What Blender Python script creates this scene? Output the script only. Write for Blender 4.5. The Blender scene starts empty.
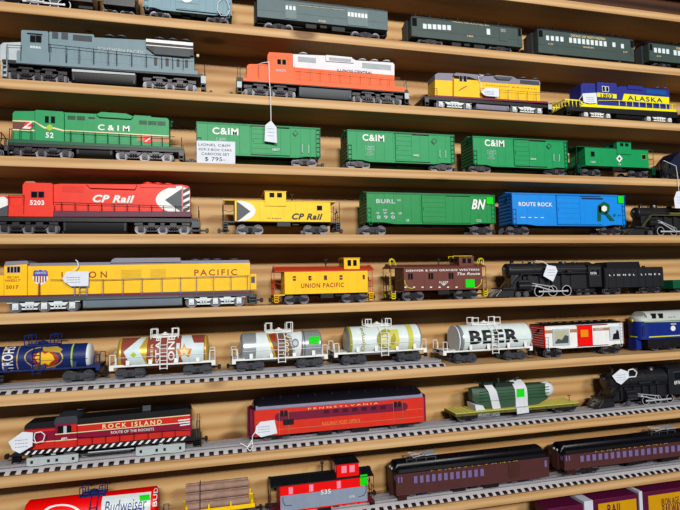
import bpy, bmesh, math, random
from mathutils import Vector, Matrix
random.seed(7)
SC = bpy.context.scene
COL = SC.collection
# ---------------------------------------------------------------- camera
yaw, pitch, roll = math.radians(-14.055), math.radians(3.403), math.radians(-1.299)
FPX, D = 515.0, 1.08
cy, sy, cp, sp = math.cos(yaw), math.sin(yaw), math.cos(pitch), math.sin(pitch)
F = Vector((-sy*cp, cy*cp, sp)); R0 = Vector((cy, sy, 0)); U0 = R0.cross(F)
CR = math.cos(roll)*R0 + math.sin(roll)*U0
CU = -math.sin(roll)*R0 + math.cos(roll)*U0
cam = bpy.data.cameras.new('camera'); cam.sensor_width = 36; cam.lens = FPX/680*36
cam.clip_start = .01
camo = bpy.data.objects.new('camera', cam); COL.objects.link(camo)
camo.matrix_world = Matrix(((CR.x, CU.x, -F.x, 0), (CR.y, CU.y, -F.y, 0), (CR.z, CU.z, -F.z, 0), (0, 0, 0, 1)))
SC.camera = camo

def P(x, y, Y):
    d = F + CR*((x-340)/FPX) - CU*((y-255)/FPX)
    return d*(Y/d.y)

# ---------------------------------------------------------------- materials
def lin(c):
    return tuple(((v/255)/12.92 if v/255 <= .04045 else ((v/255+.055)/1.055)**2.4) for v in c)
MATS = {}
ALB = .68; WALB = .6
def mat(name, rgb, rough=.4, metal=0., spec=.22, var=.06, bump=0.):
    if name in MATS: return MATS[name]
    m = bpy.data.materials.new(name); m.use_nodes = True
    nt = m.node_tree; b = nt.nodes['Principled BSDF']
    c = lin(rgb); g = .2*c[0]+.7*c[1]+.1*c[2]
    c = tuple(max(0, g+(v-g)*1.14)*ALB for v in c)       # paints are a little purer than the printed swatches
    b.inputs['Roughness'].default_value = rough
    b.inputs['Metallic'].default_value = metal
    b.inputs['Specular IOR Level'].default_value = spec
    tc = nt.nodes.new('ShaderNodeTexCoord'); n = nt.nodes.new('ShaderNodeTexNoise')
    n.inputs['Scale'].default_value = 60; n.inputs['Detail'].default_value = 3
    nt.links.new(tc.outputs['Object'], n.inputs['Vector'])
    r = nt.nodes.new('ShaderNodeMapRange')
    r.inputs['To Min'].default_value = 1-var*2; r.inputs['To Max'].default_value = 1+var*2
    nt.links.new(n.outputs['Fac'], r.inputs['Value'])
    mx = nt.nodes.new('ShaderNodeVectorMath'); mx.operation = 'SCALE'
    mx.inputs[0].default_value = c
    nt.links.new(r.outputs['Result'], mx.inputs['Scale'])
    nt.links.new(mx.outputs['Vector'], b.inputs['Base Color'])
    if bump:
        bp = nt.nodes.new('ShaderNodeBump'); bp.inputs['Strength'].default_value = bump
        bp.inputs['Distance'].default_value = .001
        nt.links.new(n.outputs['Fac'], bp.inputs['Height']); nt.links.new(bp.outputs['Normal'], b.inputs['Normal'])
    MATS[name] = m
    return m

def wood(name, dark, mid, light, scale=1., rough=.55, seed=0.):
    m = bpy.data.materials.new(name); m.use_nodes = True
    nt = m.node_tree; b = nt.nodes['Principled BSDF']; N = nt.nodes.new; L = nt.links.new
    tc = N('ShaderNodeTexCoord')
    mp = N('ShaderNodeMapping'); mp.inputs['Scale'].default_value = (1.3*scale, 9*scale, 22*scale)
    mp.inputs['Location'].default_value = (seed, seed*1.7, seed*.6)
    L(tc.outputs['Object'], mp.inputs['Vector'])
    oi = N('ShaderNodeObjectInfo'); ad = N('ShaderNodeVectorMath'); ad.operation = 'ADD'
    cb = N('ShaderNodeCombineXYZ'); ml = N('ShaderNodeMath'); ml.operation = 'MULTIPLY'; ml.inputs[1].default_value = 37
    L(oi.outputs['Random'], ml.inputs[0])
    for k in range(3): L(ml.outputs[0], cb.inputs[k])
    L(mp.outputs['Vector'], ad.inputs[0]); L(cb.outputs[0], ad.inputs[1])
    n1 = N('ShaderNodeTexNoise'); n1.inputs['Scale'].default_value = 1.6; n1.inputs['Detail'].default_value = 5
    n1.inputs['Roughness'].default_value = .6; n1.inputs['Distortion'].default_value = .6
    L(ad.outputs[0], n1.inputs['Vector'])
    wv = N('ShaderNodeTexWave'); wv.bands_direction = 'Z'; wv.inputs['Scale'].default_value = .9
    wv.inputs['Distortion'].default_value = 5; wv.inputs['Detail'].default_value = 3; wv.inputs['Detail Scale'].default_value = .8
    L(ad.outputs[0], wv.inputs['Vector'])
    mx = N('ShaderNodeMath'); mx.operation = 'MULTIPLY_ADD'; mx.inputs[1].default_value = .35
    L(wv.outputs['Fac'], mx.inputs[0]); L(n1.outputs['Fac'], mx.inputs[2])
    cr = N('ShaderNodeValToRGB'); e = cr.color_ramp.elements
    e[0].position = .35; e[0].color = (*[q*WALB for q in lin(dark)], 1); e[1].position = .95; e[1].color = (*[q*WALB for q in lin(light)], 1)
    k = e.new(.62); k.color = (*[q*WALB for q in lin(mid)], 1)
    L(mx.outputs[0], cr.inputs[0])
    # knots
    mp2 = N('ShaderNodeMapping'); mp2.inputs['Scale'].default_value = (4.5, 7, 11); L(tc.outputs['Object'], mp2.inputs['Vector'])
    a2 = N('ShaderNodeVectorMath'); a2.operation = 'ADD'; L(mp2.outputs[0], a2.inputs[0]); L(cb.outputs[0], a2.inputs[1])
    vo = N('ShaderNodeTexVoronoi'); vo.inputs['Scale'].default_value = 1.; L(a2.outputs[0], vo.inputs['Vector'])
    kr = N('ShaderNodeMapRange'); kr.inputs['From Min'].default_value = .09; kr.inputs['From Max'].default_value = .17
    kr.inputs['To Min'].default_value = .75; kr.inputs['To Max'].default_value = 0
    L(vo.outputs['Distance'], kr.inputs['Value'])
    km = N('ShaderNodeMix'); km.data_type = 'RGBA'
    L(kr.outputs['Result'], km.inputs['Factor']); L(cr.outputs['Color'], km.inputs['A'])
    km.inputs['B'].default_value = (*[q*WALB for q in lin((92, 52, 26))], 1)
    L(km.outputs['Result'], b.inputs['Base Color'])
    b.inputs['Roughness'].default_value = rough; b.inputs['Specular IOR Level'].default_value = .2
    bp = N('ShaderNodeBump'); bp.inputs['Strength'].default_value = .25; bp.inputs['Distance'].default_value = .0006
    L(mx.outputs[0], bp.inputs['Height']); L(bp.outputs['Normal'], b.inputs['Normal'])
    return m

PL = lambda n, c, r=.45, **k: mat(n, c, r, **k)
BLACK = PL('black_plastic', (22, 22, 26), .42); SOOT = PL('soot_black', (27, 28, 33), .34, spec=.6)
TRUCK = mat('truck_dark', (38, 36, 42), .36, .2); WHEEL = mat('wheel_steel', (96, 94, 100), .38, .4)
DWHEEL = mat('wheel_dark', (74, 76, 82), .36, .4)
SILVER = mat('silver_paint', (222, 230, 234), .4, .0); STEEL = mat('bright_steel', (214, 216, 222), .3, .35)
TRACKG = mat('roadbed_grey', (214, 210, 214), .7); RAIL = mat('rail_steel', (205, 205, 212), .3, .75); TIE = PL('tie_black', (28, 22, 24), .6)
WHITE = PL('white_paint', (238, 240, 240), .45); CREAM = PL('cream_paint', (236, 222, 176), .5)
GLASS = PL('dark_window', (20, 22, 26), .12); LGLASS = PL('pale_window', (226, 236, 240), .3)
PAPER = PL('white_paper', (226, 232, 242), .8, spec=.1); STRING = PL('white_string', (236, 236, 240), .8)
INK = PL('black_ink', (28, 28, 40), .8); STICK = PL('green_sticker', (66, 214, 48), .7)
GREY = PL('loco_grey', (118, 140, 150)); LGREY = PL('light_grey', (186, 196, 202)); DGREY = PL('dark_grey', (70, 76, 82))
CARGREY = PL('car_grey_blue', (132, 160, 172)); OLIVEG = PL('pullman_green', (66, 80, 78)); BAGG = PL('baggage_grey', (96, 112, 116))
ORANGE = PL('orange_paint', (242, 108, 66)); ICWH = PL('loco_white', (232, 228, 234)); NAVYTXT = PL('navy_ink', (50, 60, 92))
UPY = PL('armour_yellow', (250, 200, 18)); UPG = PL('roof_grey', (132, 130, 146)); MAROON = PL('maroon', (112, 28, 56)); UPRED = PL('letter_red', (150, 56, 24))
GREEN = PL('cim_green', (14, 148, 92)); DGREEN = PL('dark_green', (12, 84, 58)); LIME = PL('lime_yellow', (170, 200, 80))
CPRED = PL('cp_red', (226, 60, 46)); CPYEL = PL('cp_yellow', (250, 208, 12)); WALK = PL('walkway_maroon', (88, 34, 58))
BNG = PL('bn_green', (40, 138, 78)); BNGD = PL('bn_green_rib', (34, 116, 68)); BLUE = PL('route_blue', (14, 138, 224)); BLUED = PL('route_blue_dark', (20, 96, 170))
AKBLUE = PL('alaska_blue', (42, 48, 134)); AKYEL = PL('alaska_yellow', (246, 236, 20)); BROWN = PL('caboose_brown', (104, 58, 50)); BROWND = PL('caboose_brown_dark', (70, 40, 36))
REDR = PL('up_roof_red', (196, 70, 50)); NAVY = PL('navy_paint', (24, 40, 98)); GOLD = mat('gold_paint', (206, 176, 92), .35, .3); TAN = PL('tan_paint', (176, 128, 92))
LSBR = PL('lonestar_brown', (140, 72, 62)); OLIVE = PL('olive_ink', (160, 156, 58)); TANKW = mat('tank_white', (222, 234, 236), .3); TANKS = mat('tank_silver', (190, 200, 206), .25, .55)
RIRED = PL('rock_red', (196, 50, 44)); RIMAR = PL('rock_maroon', (128, 18, 50)); MCRED = PL('mailcar_red', (206, 58, 48)); MCROOF = PL('mail_roof', (20, 20, 28), .3); MCEAVE = PL('mail_eave', (140, 140, 164), .3)
PRR = PL('tuscan_brown', (78, 46, 46)); PRRROOF = PL('tuscan_roof', (15, 15, 20), .3); GOLDT = PL('gold_letters', (200, 176, 84), .5); LAV = PL('lavender_window', (118, 104, 148), .3)
BRED = PL('bright_red', (232, 28, 24)); CABGREY = PL('side_grey', (140, 152, 172)); BEEBLUE = PL('bo_blue', (20, 40, 122)); BOGREY = PL('bo_grey', (190, 196, 194)); BYEL = PL('stripe_yellow', (222, 222, 30))
FLOLIVE = PL('flat_olive', (94, 94, 54)); FLDECK = PL('flat_deck', (226, 218, 124), .6); CANVAS = PL('load_green', (60, 84, 66), .5); TISSUE = PL('tissue_white', (214, 218, 226), .7)
LOG = mat('log_bark', (156, 128, 116), .8, var=.25, bump=.8); LOGEND = PL('log_end', (196, 160, 120), .8)
BOXM = PL('box_maroon', (84, 18, 54), .5); BOXY = PL('box_yellow', (204, 154, 34), .5); BOXW = PL('box_white', (208, 212, 226), .6); PINK = PL('pink_window', (240, 150, 170), .3)
STEPY = PL('step_yellow', (236, 226, 24)); PATCHO = PL('orange_patch', (232, 142, 50)); LBLUE = PL('pale_blue', (212, 228, 232)); TRSILV = PL('truck_silver', (180, 190, 192))

# ---------------------------------------------------------------- mesh builder
NOSPLIT = {'handwriting', 'hood_doors', 'grille', 'window_bar', 'white_dots', 'roadbed', 'fuel_tank'}
class MB:
    def __init__(s): s.v = []; s.f = []
    def add(s, vs, fs):
        k = len(s.v); s.v += [tuple(v) for v in vs]; s.f += [tuple(i+k for i in f) for f in fs]; return s
    def box(s, x0, x1, y0, y1, z0, z1):
        return s.add([(x0,y0,z0),(x1,y0,z0),(x1,y1,z0),(x0,y1,z0),(x0,y0,z1),(x1,y0,z1),(x1,y1,z1),(x0,y1,z1)],
                     [(0,3,2,1),(4,5,6,7),(0,1,5,4),(1,2,6,5),(2,3,7,6),(3,0,4,7)])
    def prism(s, poly, y0, y1):      # poly in x,z
        n = len(poly)
        return s.add([(x,y0,z) for x,z in poly]+[(x,y1,z) for x,z in poly],
                     [tuple(range(n)), tuple(range(2*n-1,n-1,-1))]+[(i,i+n,(i+1)%n+n,(i+1)%n) for i in range(n)])
    def prismx(s, poly, x0, x1):     # poly in y,z
        n = len(poly)
        return s.add([(x0,y,z) for y,z in poly]+[(x1,y,z) for y,z in poly],
                     [tuple(range(n)), tuple(range(2*n-1,n-1,-1))]+[(i,i+n,(i+1)%n+n,(i+1)%n) for i in range(n)])
    def cyl(s, p0, p1, r, r2=None, seg=12):
        p0, p1 = Vector(p0), Vector(p1); d = (p1-p0).normalized(); r2 = r if r2 is None else r2
        a = d.orthogonal().normalized(); b = d.cross(a)
        vs = [p0+(a*math.cos(t)+b*math.sin(t))*r for t in [i*2*math.pi/seg for i in range(seg)]]
        vs += [p1+(a*math.cos(t)+b*math.sin(t))*r2 for t in [i*2*math.pi/seg for i in range(seg)]]
        return s.add(vs, [tuple(range(seg-1,-1,-1)), tuple(range(seg,2*seg))]+[(i,(i+1)%seg,(i+1)%seg+seg,i+seg) for i in range(seg)])
    def lathe(s, prof, c, ax='x', seg=24):  # prof [(t,r)] along axis
        vs = []; fs = []; n = len(prof)
        for t, r in prof:
            for i in range(seg):
                a = i*2*math.pi/seg; u, w = r*math.cos(a), r*math.sin(a)
                vs.append({'x': (c[0]+t, c[1]+u, c[2]+w), 'y': (c[0]+u, c[1]+t, c[2]+w), 'z': (c[0]+u, c[1]+w, c[2]+t)}[ax])
        for j in range(n-1):
            for i in range(seg): fs.append((j*seg+i, j*seg+(i+1)%seg, (j+1)*seg+(i+1)%seg, (j+1)*seg+i))
        fs.append(tuple(range(seg-1,-1,-1))); fs.append(tuple(range((n-1)*seg, n*seg)))
        return s.add(vs, fs)
    def tube(s, pts, r=.0006, seg=6):
        for a, b in zip(pts, pts[1:]):
            if (Vector(a)-Vector(b)).length > 1e-6: s.cyl(a, b, r, seg=seg)
        return s
    def mesh(s, name, m, smooth=True):
        me = bpy.data.meshes.new(name); me.from_pydata(s.v, [], s.f)
        bm = bmesh.new(); bm.from_mesh(me); bmesh.ops.recalc_face_normals(bm, faces=bm.faces); bm.to_mesh(me); bm.free()
        me.materials.append(m)
        if smooth:
            me.polygons.foreach_set('use_smooth', [True]*len(me.polygons)); me.set_sharp_from_angle(angle=math.radians(38))
        return me
    def split(s):
        # islands, merged when their bounds touch
        par = list(range(len(s.v)))
        def fd(i):
            while par[i] != i: par[i] = par[par[i]]; i = par[i]
            return i
        for f in s.f:
            r = fd(f[0])
            for i in f[1:]: par[fd(i)] = r
        isl = {}
        for i in range(len(s.v)): isl.setdefault(fd(i), []).append(i)
        cl = []
        for ids in isl.values():
            lo = [min(s.v[i][k] for i in ids)-.0002 for k in range(3)]; hi = [max(s.v[i][k] for i in ids)+.0002 for k in range(3)]
            cl.append([lo, hi, set(ids)])
        ch = True
        while ch:
            ch = False; out = []
            for c in cl:
                for o in out:
                    if all(c[0][k] <= o[1][k] and o[0][k] <= c[1][k] for k in range(3)):
                        for k in range(3): o[0][k] = min(o[0][k], c[0][k]); o[1][k] = max(o[1][k], c[1][k])
                        o[2] |= c[2]; ch = True; break
                else: out.append(c)
            cl = out
        res = []
        for c in cl:
            ids = sorted(c[2]); mp = {v: i for i, v in enumerate(ids)}; m = MB(); m.v = [s.v[i] for i in ids]
            m.f = [tuple(mp[i] for i in f) for f in s.f if f[0] in mp]; res.append(m)
        return res
    def build(s, name, m, parent=None, bevel=0, smooth=True):
        if len(s.v) > 8 and name not in NOSPLIT:
            q = s.split()
            if 1 < len(q) <= 8:
                out = [x.build1(name, m, parent, bevel, smooth) for x in q]
                return out[0]
        return s.build1(name, m, parent, bevel, smooth)
    def build1(s, name, m, parent=None, bevel=0, smooth=True):
        o = bpy.data.objects.new(name, s.mesh(name, m, smooth)); COL.objects.link(o)
        if parent is not None: o.parent = parent
        if bevel:
            b = o.modifiers.new('bevel', 'BEVEL'); b.width = bevel; b.segments = 2; b.limit_method = 'ANGLE'
        return o
def link(name, me, parent, loc=(0,0,0), scale=(1,1,1)):
    o = bpy.data.objects.new(name, me); COL.objects.link(o); o.parent = parent; o.location = loc; o.scale = scale
    return o

# ---------------------------------------------------------------- text
TXT = {}
def textmesh(body, bold=.0, spacing=1., shear=0., rot=False):
    spacing = spacing*(1+min(bold, .05)*2.4); bold = min(bold*.5, .04)
    key = (body, bold, spacing, shear)
    if key not in TXT:
        cu = bpy.data.curves.new('t', 'FONT'); cu.body = body; cu.offset = bold; cu.space_character = spacing; cu.shear = shear
        cu.align_x = 'CENTER'; cu.resolution_u = 3; cu.space_line = .9
        o = bpy.data.objects.new('t', cu); COL.objects.link(o)
        bpy.context.view_layer.update()
        dg = bpy.context.evaluated_depsgraph_get()
        me = bpy.data.meshes.new_from_object(o.evaluated_get(dg))
        bm = bmesh.new(); bm.from_mesh(me); bmesh.ops.triangulate(bm, faces=bm.faces)
        bmesh.ops.remove_doubles(bm, verts=bm.verts, dist=1e-5)
        vs = [tuple(v.co) for v in bm.verts]; fs = [tuple(v.index for v in f.verts) for f in bm.faces]
        bm.verts.index_update(); fs = [tuple(v.index for v in f.verts) for f in bm.faces]
        bm.free(); bpy.data.meshes.remove(me); bpy.data.objects.remove(o); bpy.data.curves.remove(cu)
        x0 = min(v[0] for v in vs); x1 = max(v[0] for v in vs); y0 = min(v[1] for v in vs); y1 = max(v[1] for v in vs)
        vs = [((v[0]-x0)/(x1-x0), (v[1]-y0)/(y1-y0)) for v in vs]
        TXT[key] = (vs, fs)
    vs, fs = TXT[key]
    if rot: vs = [(1-v[1], v[0]) for v in vs]
    return vs, fs

# ---------------------------------------------------------------- shelves
ZT = [.70604, .55772, .40745, .25849, .11084, -.03803, -.18744, -.33391, -.48625, -.6350]
THK = .0198; DEP = .114; TRK = .012; YC = .050
# ---------------------------------------------------------------- vehicle helper
def props(o, label, cat, group=None):
    o['label'] = label; o['category'] = cat
    if group: o['group'] = group
class V:
    def __init__(s, name, label, cat, shelf, xl, xr, w=.060, track=False, group=None, yc=None):
        yc = (YC if shelf >= 6 else .035) if yc is None else yc
        s.z = ZT[shelf]+(TRK if track else 0); s.yc = D+yc; s.w = w; s.shelf = shelf
        ym = 255
        for _ in range(4):
            q = P((xl+xr)/2, ym, D+yc-w/2); ym += (q.z-s.z)*FPX/1.1
        s.x = (P(xl, ym, D+yc-w/2).x+P(xr, ym, D+yc-w/2).x)/2
        s.root = bpy.data.objects.new(name, None); COL.objects.link(s.root); s.root.empty_display_size = .02
        s.root.location = (s.x, s.yc, s.z); props(s.root, label, cat, group)
    def pt(s, x, y, yl=None):
        yl = -s.w/2 if yl is None else yl
        q = P(x, y, s.yc+yl); return q.x-s.x, q.z-s.z
    def X(s, x, y=None, yl=None):
        if y is None:  # evaluate at the shelf height
            y = 255
            for _ in range(4):
                q = P(x, y, s.yc); y += (q.z-s.z-.02)*FPX/1.1
        return s.pt(x, y, yl)[0]
    def poly(s, pts, yl=None): return [s.pt(x, y, yl) for x, y in pts]
    def rect(s, xl, yt, xr, yb, yl=None):
        a = s.pt(xl, yt, yl); b = s.pt(xr, yb, yl); return a[0], b[0], b[1], a[1]
    def box(s, name, xl, yt, xr, yb, hw, m, bevel=.0004, parent=None, zb=None, y1=None):
        x0, x1, z0, z1 = s.rect(xl, yt, xr, yb, -hw)
        if zb is not None: z0 = zb
        return MB().box(x0, x1, -hw, hw if y1 is None else y1, z0, z1).build(name, m, parent or s.root, bevel)
    def prism(s, name, pts, hw, m, bevel=.0004, parent=None, y0=None, y1=None):
        y0 = -hw if y0 is None else y0
        return MB().prism(s.poly(pts, y0), y0, hw if y1 is None else y1).build(name, m, parent or s.root, bevel)
    def decal(s, name, polys, hw, m, parent=None, t=.0004, both=False):
        b = MB()
        for p in polys: b.prism(s.poly(p, -hw), -hw-t, -hw+.0003)
        return b.build(name, m, parent or s.root)
    def drect(s, name, rects, hw, m, parent=None, t=.0004):
        b = MB()
        for r in rects:
            x0, x1, z0, z1 = s.rect(*r, -hw); b.box(x0, x1, -hw-t, -hw+.0003, z0, z1)
        return b.build(name, m, parent or s.root)
    def text(s, body, xl, yt, xr, yb, hw, m, name='lettering', parent=None, rot=False, tk=.0005, **k):
        vs, fs = textmesh(body, rot=rot, **k)
        x0, x1, z0, z1 = s.rect(xl, yt, xr, yb, -hw)
        b = MB(); b.add([(x0+u*(x1-x0), -hw-tk, z0+v*(z1-z0)) for u, v in vs], fs)
        me = bpy.data.meshes.new(name); me.from_pydata(b.v, [], b.f); me.materials.append(m)
        o = bpy.data.objects.new(name, me); COL.objects.link(o); o.parent = parent or s.root; return o
    def windows(s, n, xa, ya, xb, yb, wp, hp, hw, m=None, frame=None, name='window'):
        m = m or GLASS
        for i in range(n):
            t = i/(n-1) if n > 1 else 0; x = xa+(xb-xa)*t; y = ya+(yb-ya)*t
            x0 = s.pt(x-wp/2, y, -hw)[0]; x1 = s.pt(x+wp/2, y, -hw)[0]; z1 = s.pt(x, y-hp/2, -hw)[1]; z0 = s.pt(x, y+hp/2, -hw)[1]
            f = frame or m
            b = MB(); t_ = .0006
            b.box(x0-t_, x1+t_, -hw-.0006, -hw+.0003, z1, z1+t_).box(x0-t_, x1+t_, -hw-.0006, -hw+.0003, z0-t_, z0)
            b.box(x0-t_, x0, -hw-.0006, -hw+.0003, z0, z1).box(x1, x1+t_, -hw-.0006, -hw+.0003, z0, z1)
            o = b.build(name, f, s.root)
            MB().box(x0, x1, -hw-.0003, -hw+.0003, z0, z1).build('pane', m, o)
    def coupler(s, side, xpx, z=.011, m=None):
        x = s.X(xpx, None, 0 if side < 0 else None); b = MB(); L = .012
        b.box(min(x, x-side*L*1.6), max(x, x-side*L*1.6), -.0022, .0022, z-.0018, z+.0018)
        b.prism([(x-side*.001, z-.005), (x+side*.004, z-.005), (x+side*.0052, z-.002), (x+side*.0052, z+.002), (x+side*.004, z+.0045), (x-side*.001, z+.0045)], -.0042, .0042)
        return b.build('coupler', m or BLACK, s.root, .0005)
    def truck(s, xl, xr, kind='freight', m=None, wm=None, h=None, zr=None):
        m = m or TRUCK; wm = wm or WHEEL
        yl = -.0255; x0 = s.X(xl, None, yl); x1 = s.X(xr, None, yl); L = x1-x0; xc = (x0+x1)/2
        na = 3 if kind == 'loco3' else 2
        rw = {'freight': .0104, 'loco3': .0116, 'loco2': .0114, 'box': .0098, 'pass': .0098, 'pass3': .0094}[kind]
        if kind == 'pass3': na = 3
        rw = min(rw, L/(na*2.25))
        b = MB()
        if kind in ('freight', 'pass', 'pass3'):
            H = rw*2.0; hx = L/2
            for sy in (-1, 1):
                y0, y1 = (yl, yl+.004) if sy < 0 else (-yl-.004, -yl)
                b.prism([(xc-hx*.9, rw*.85), (xc-hx*.9, rw*1.2), (xc-hx*.55, rw*1.3), (xc-hx*.25, H*.86), (xc+hx*.25, H*.86), (xc+hx*.55, rw*1.3), (xc+hx*.9, rw*1.2), (xc+hx*.9, rw*.85), (xc+hx*.5, rw*.85), (xc+hx*.22, rw*.45), (xc-hx*.22, rw*.45), (xc-hx*.5, rw*.85)], y0, y1)
                yy = y0-.0012 if sy < 0 else y1
                for k in ((-1, 1) if na == 2 else (-1, 0, 1)):
                    b.box(xc+k*hx*(.6 if na == 2 else .72)-.0026, xc+k*hx*(.6 if na == 2 else .72)+.0026, yy, yy+.0014, rw*.78, rw*1.3)
                    b.cyl((xc+k*hx*(.6 if na == 2 else .72), yy-.0006, rw*1.05), (xc+k*hx*(.6 if na == 2 else .72), yy+.001, rw*1.05), .0017, seg=8)
                for k in (-1, 0, 1):
                    b.cyl((xc+k*.0028, yy+.0004, rw*.5), (xc+k*.0028, yy+.0004, rw*1.35), .0013, seg=6)
            wb = .6*hx if na == 2 else .72*hx
        elif kind == 'box':
            hx = L/2
            for sy in (-1, 1):
                y0, y1 = (yl-.001, yl+.003) if sy < 0 else (-yl-.003, -yl+.001)
                q0, q1 = max(zr[0], -.0045), zr[1]; q = q1-q0
                b.prism([(xc-hx, q0+q*.1), (xc-hx, q1), (xc+hx, q1), (xc+hx, q0+q*.1), (xc+hx*.85, q0), (xc+hx*.45, q0), (xc+hx*.3, q0+q*.07), (xc-hx*.3, q0+q*.07), (xc-hx*.45, q0), (xc-hx*.85, q0)], y0, y1)
                yy = y0-.001 if sy < 0 else y1
                for k in (-.62, .62):
                    b.box(xc+k*hx-.006, xc+k*hx+.006, yy, yy+.001, q0+q*.2, q0+q*.7)
                    b.cyl((xc+k*hx, yy-.0008, q0+q*.4), (xc+k*hx, yy, q0+q*.4), .0032, seg=10)
                b.box(xc-hx, xc+hx, yy, yy+.001, q1-.004, q1-.001)
            wb = .62*hx
        else:
            hx = L/2; nn = na
            xs = [xc+hx*.78*k for k in ((-1, 0, 1) if na == 3 else (-1, 1))]
            for sy in (-1, 1):
                y0, y1 = (yl, yl+.004) if sy < 0 else (-yl-.004, -yl)
                yy = y0-.0015 if sy < 0 else y1
                top = []
                kz = rw/.0100
                b.box(xc-hx, xc+hx, y0, y1, .0160*kz, .0215*kz)
                for a, c in zip(xs, xs[1:]):
                    mdl = (a+c)/2; q = (c-a)/2
                    b.prism([(a+q*.15, .0185*kz), (mdl-q*.55, .0245*kz), (mdl+q*.55, .0245*kz), (c-q*.15, .0185*kz), (mdl+q*.5, .0105*kz), (mdl-q*.5, .0105*kz)], y0, y1)
                    b.box(mdl-q*.3, mdl+q*.3, yy, yy+.0016, .013*kz, .020*kz)
                    for k in (-.22, .0, .22): b.cyl((mdl+k*q, yy, .008), (mdl+k*q, yy, .015), .0015, seg=6)
                    b.box(a+q*.45, c-q*.45, y0, y1, .006, .009)
                for a in xs:
                    b.box(a-.0050, a+.0050, y0, y1, .006, .017*kz); b.box(a-.003, a+.003, yy, yy+.0015, .008, .0145)
                    b.cyl((a, yy-.0012, .011), (a, yy+.001, .011), .0022, seg=8)
            wb = hx*.78
        b.box(xc-.004, xc+.004, yl+.002, -yl-.002, rw*1.25, rw*1.7)
        t = b.build('truck', m, s.root)
        if kind == 'box':
            hb = MB()
            for k in (-.8, -.16, .16, .8): hb.box(xc+k*hx-.0022, xc+k*hx+.0022, yl-.0026, yl-.0006, q0+q*.35, q0+q*.66)
            hb.build('truck_opening', BLACK, t)
        key = ('ws', round(rw, 4), wm.name)
        if key not in TXT:
            w = MB()
            for sy in (-1, 1):
                prof = [(-.0028, rw*.55), (-.0028, rw*.86), (-.0030, rw), (.0018, rw), (.0018, rw+.0012), (.0030, rw+.0012), (.0030, rw*.4)]
                if sy > 0: prof = [(-a, r) for a, r in prof]
                prof = [(sy*-1*0+a+sy*.0185, r) for a, r in prof]
                w.lathe(prof, (0, 0, 0), 'y', 20)
                w.cyl((0, sy*.0205, 0), (0, sy*.0225, 0), rw*.28, seg=10)
            w.cyl((0, -.0185, 0), (0, .0185, 0), .0018, seg=8)
            TXT[key] = w.mesh('wheelset', wm)
        for k in ((-1, 0, 1) if na == 3 else (-1, 1)):
            link('wheelset', TXT[key], t, (xc+k*wb, 0, rw+.0001))
        return t
    def rail(s, xs, ya, yb, zdeck, hw=None, m=None, r=.0006, ends=None):
        """handrail: stanchion pixel x list, rail pixel y at first and last, deck height local"""
        hw = hw or s.w/2-.001; m = m or BLACK; b = MB(); top = []
        for i, x in enumerate(xs):
            t = (x-xs[0])/(xs[-1]-xs[0]) if len(xs) > 1 else 0
            lx, lz = s.pt(x, ya+(yb-ya)*t, -hw); top.append((lx, lz))
        if ends:
            top = [s.pt(ends[0], ya, -hw)]+top+[s.pt(ends[1], yb, -hw)]
        for sg in (-1, 1):
            b.tube([(x, sg*hw, z) for x, z in top], r)
            for x, z in (top[1:-1] if ends else top):
                b.cyl((x, sg*hw, zdeck), (x, sg*hw, z+.0012), r*1.15, seg=6)
        return b.build('handrail', m, s.root)
    def fueltank(s, xl, yt, xr, zb, m, hw=.024, rnd=True):
        x0, z1 = s.pt(xl, yt, -hw); x1 = s.X(xr, None, -hw); r = (z1-zb)*.3 if rnd else .001
        pts = [(-hw, z1), (-hw, zb+r), (-hw+r*.3, zb+r*.3), (-hw+r, zb), (hw-r, zb), (hw-r*.3, zb+r*.3), (hw, zb+r), (hw, z1)]
        b = MB().prismx(pts, x0, x1)
        b.box(x0+.002, x0+.005, -hw-.001, hw+.001, zb+.004, z1).box(x1-.005, x1-.002, -hw-.001, hw+.001, zb+.004, z1)
        b.cyl((x0+.006, -hw-.001, z1-.003), (x1-.006, -hw-.001, z1-.003), .0022, seg=8)
        return b.build('fuel_tank', m, s.root)
    def pilot(s, side, xpx, zt, m, w=None, stepm=None, depth=.010):
        """end platform with stair wells and plate"""
        w = (w or s.w)/2; x = s.X(xpx); b = MB(); x2 = x-side*depth
        xa, xb = min(x, x2), max(x, x2)
        b.box(x-side*.002 if side > 0 else x, x if side > 0 else x+.002, -w+.001, w-.001, .004, zt)
        for sg in (-1, 1):
            ya, yb = (-w, -w+.012) if sg < 0 else (w-.012, w)
            b.box(xa, xa+.001, ya, yb, .005, zt+.001).box(xb-.001, xb, ya, yb, .005, zt+.001)
            for k in range(3):
                zz = .006+k*(zt-.006)/3; b.box(xa, xb, ya, yb, zz, zz+.0012)
            b.box(xa, xb, (ya+.009) if sg < 0 else ya+.002, (ya+.010) if sg < 0 else ya+.003, .005, zt)
        o = b.build('pilot', m, s.root)
        if stepm:
            xa2, xb2 = xa+.0012, xb-.0012
            MB().box(xa, xb, -w-.0006, -w, zt*.5, zt*.9).build('step_plate', stepm, o)
        return o
    def fans(s, xs, yl_y, rr=.0095, m=None):
        for x, y in xs:
            lx, lz = s.pt(x, y, 0)
            b = MB().lathe([(0, rr), (.0022, rr), (.0026, rr*.9), (.0018, rr*.86)], (lx, 0, lz-.001), 'z', 20)
            for k in range(4):
                a = k*math.pi/4; dx, dy = math.cos(a)*rr*.9, math.sin(a)*rr*.9
                b.cyl((lx-dx, -dy, lz+.0014), (lx+dx, dy, lz+.0014), .0004, seg=4)
            b.build('roof_fan', m or DGREY, s.root)
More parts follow.
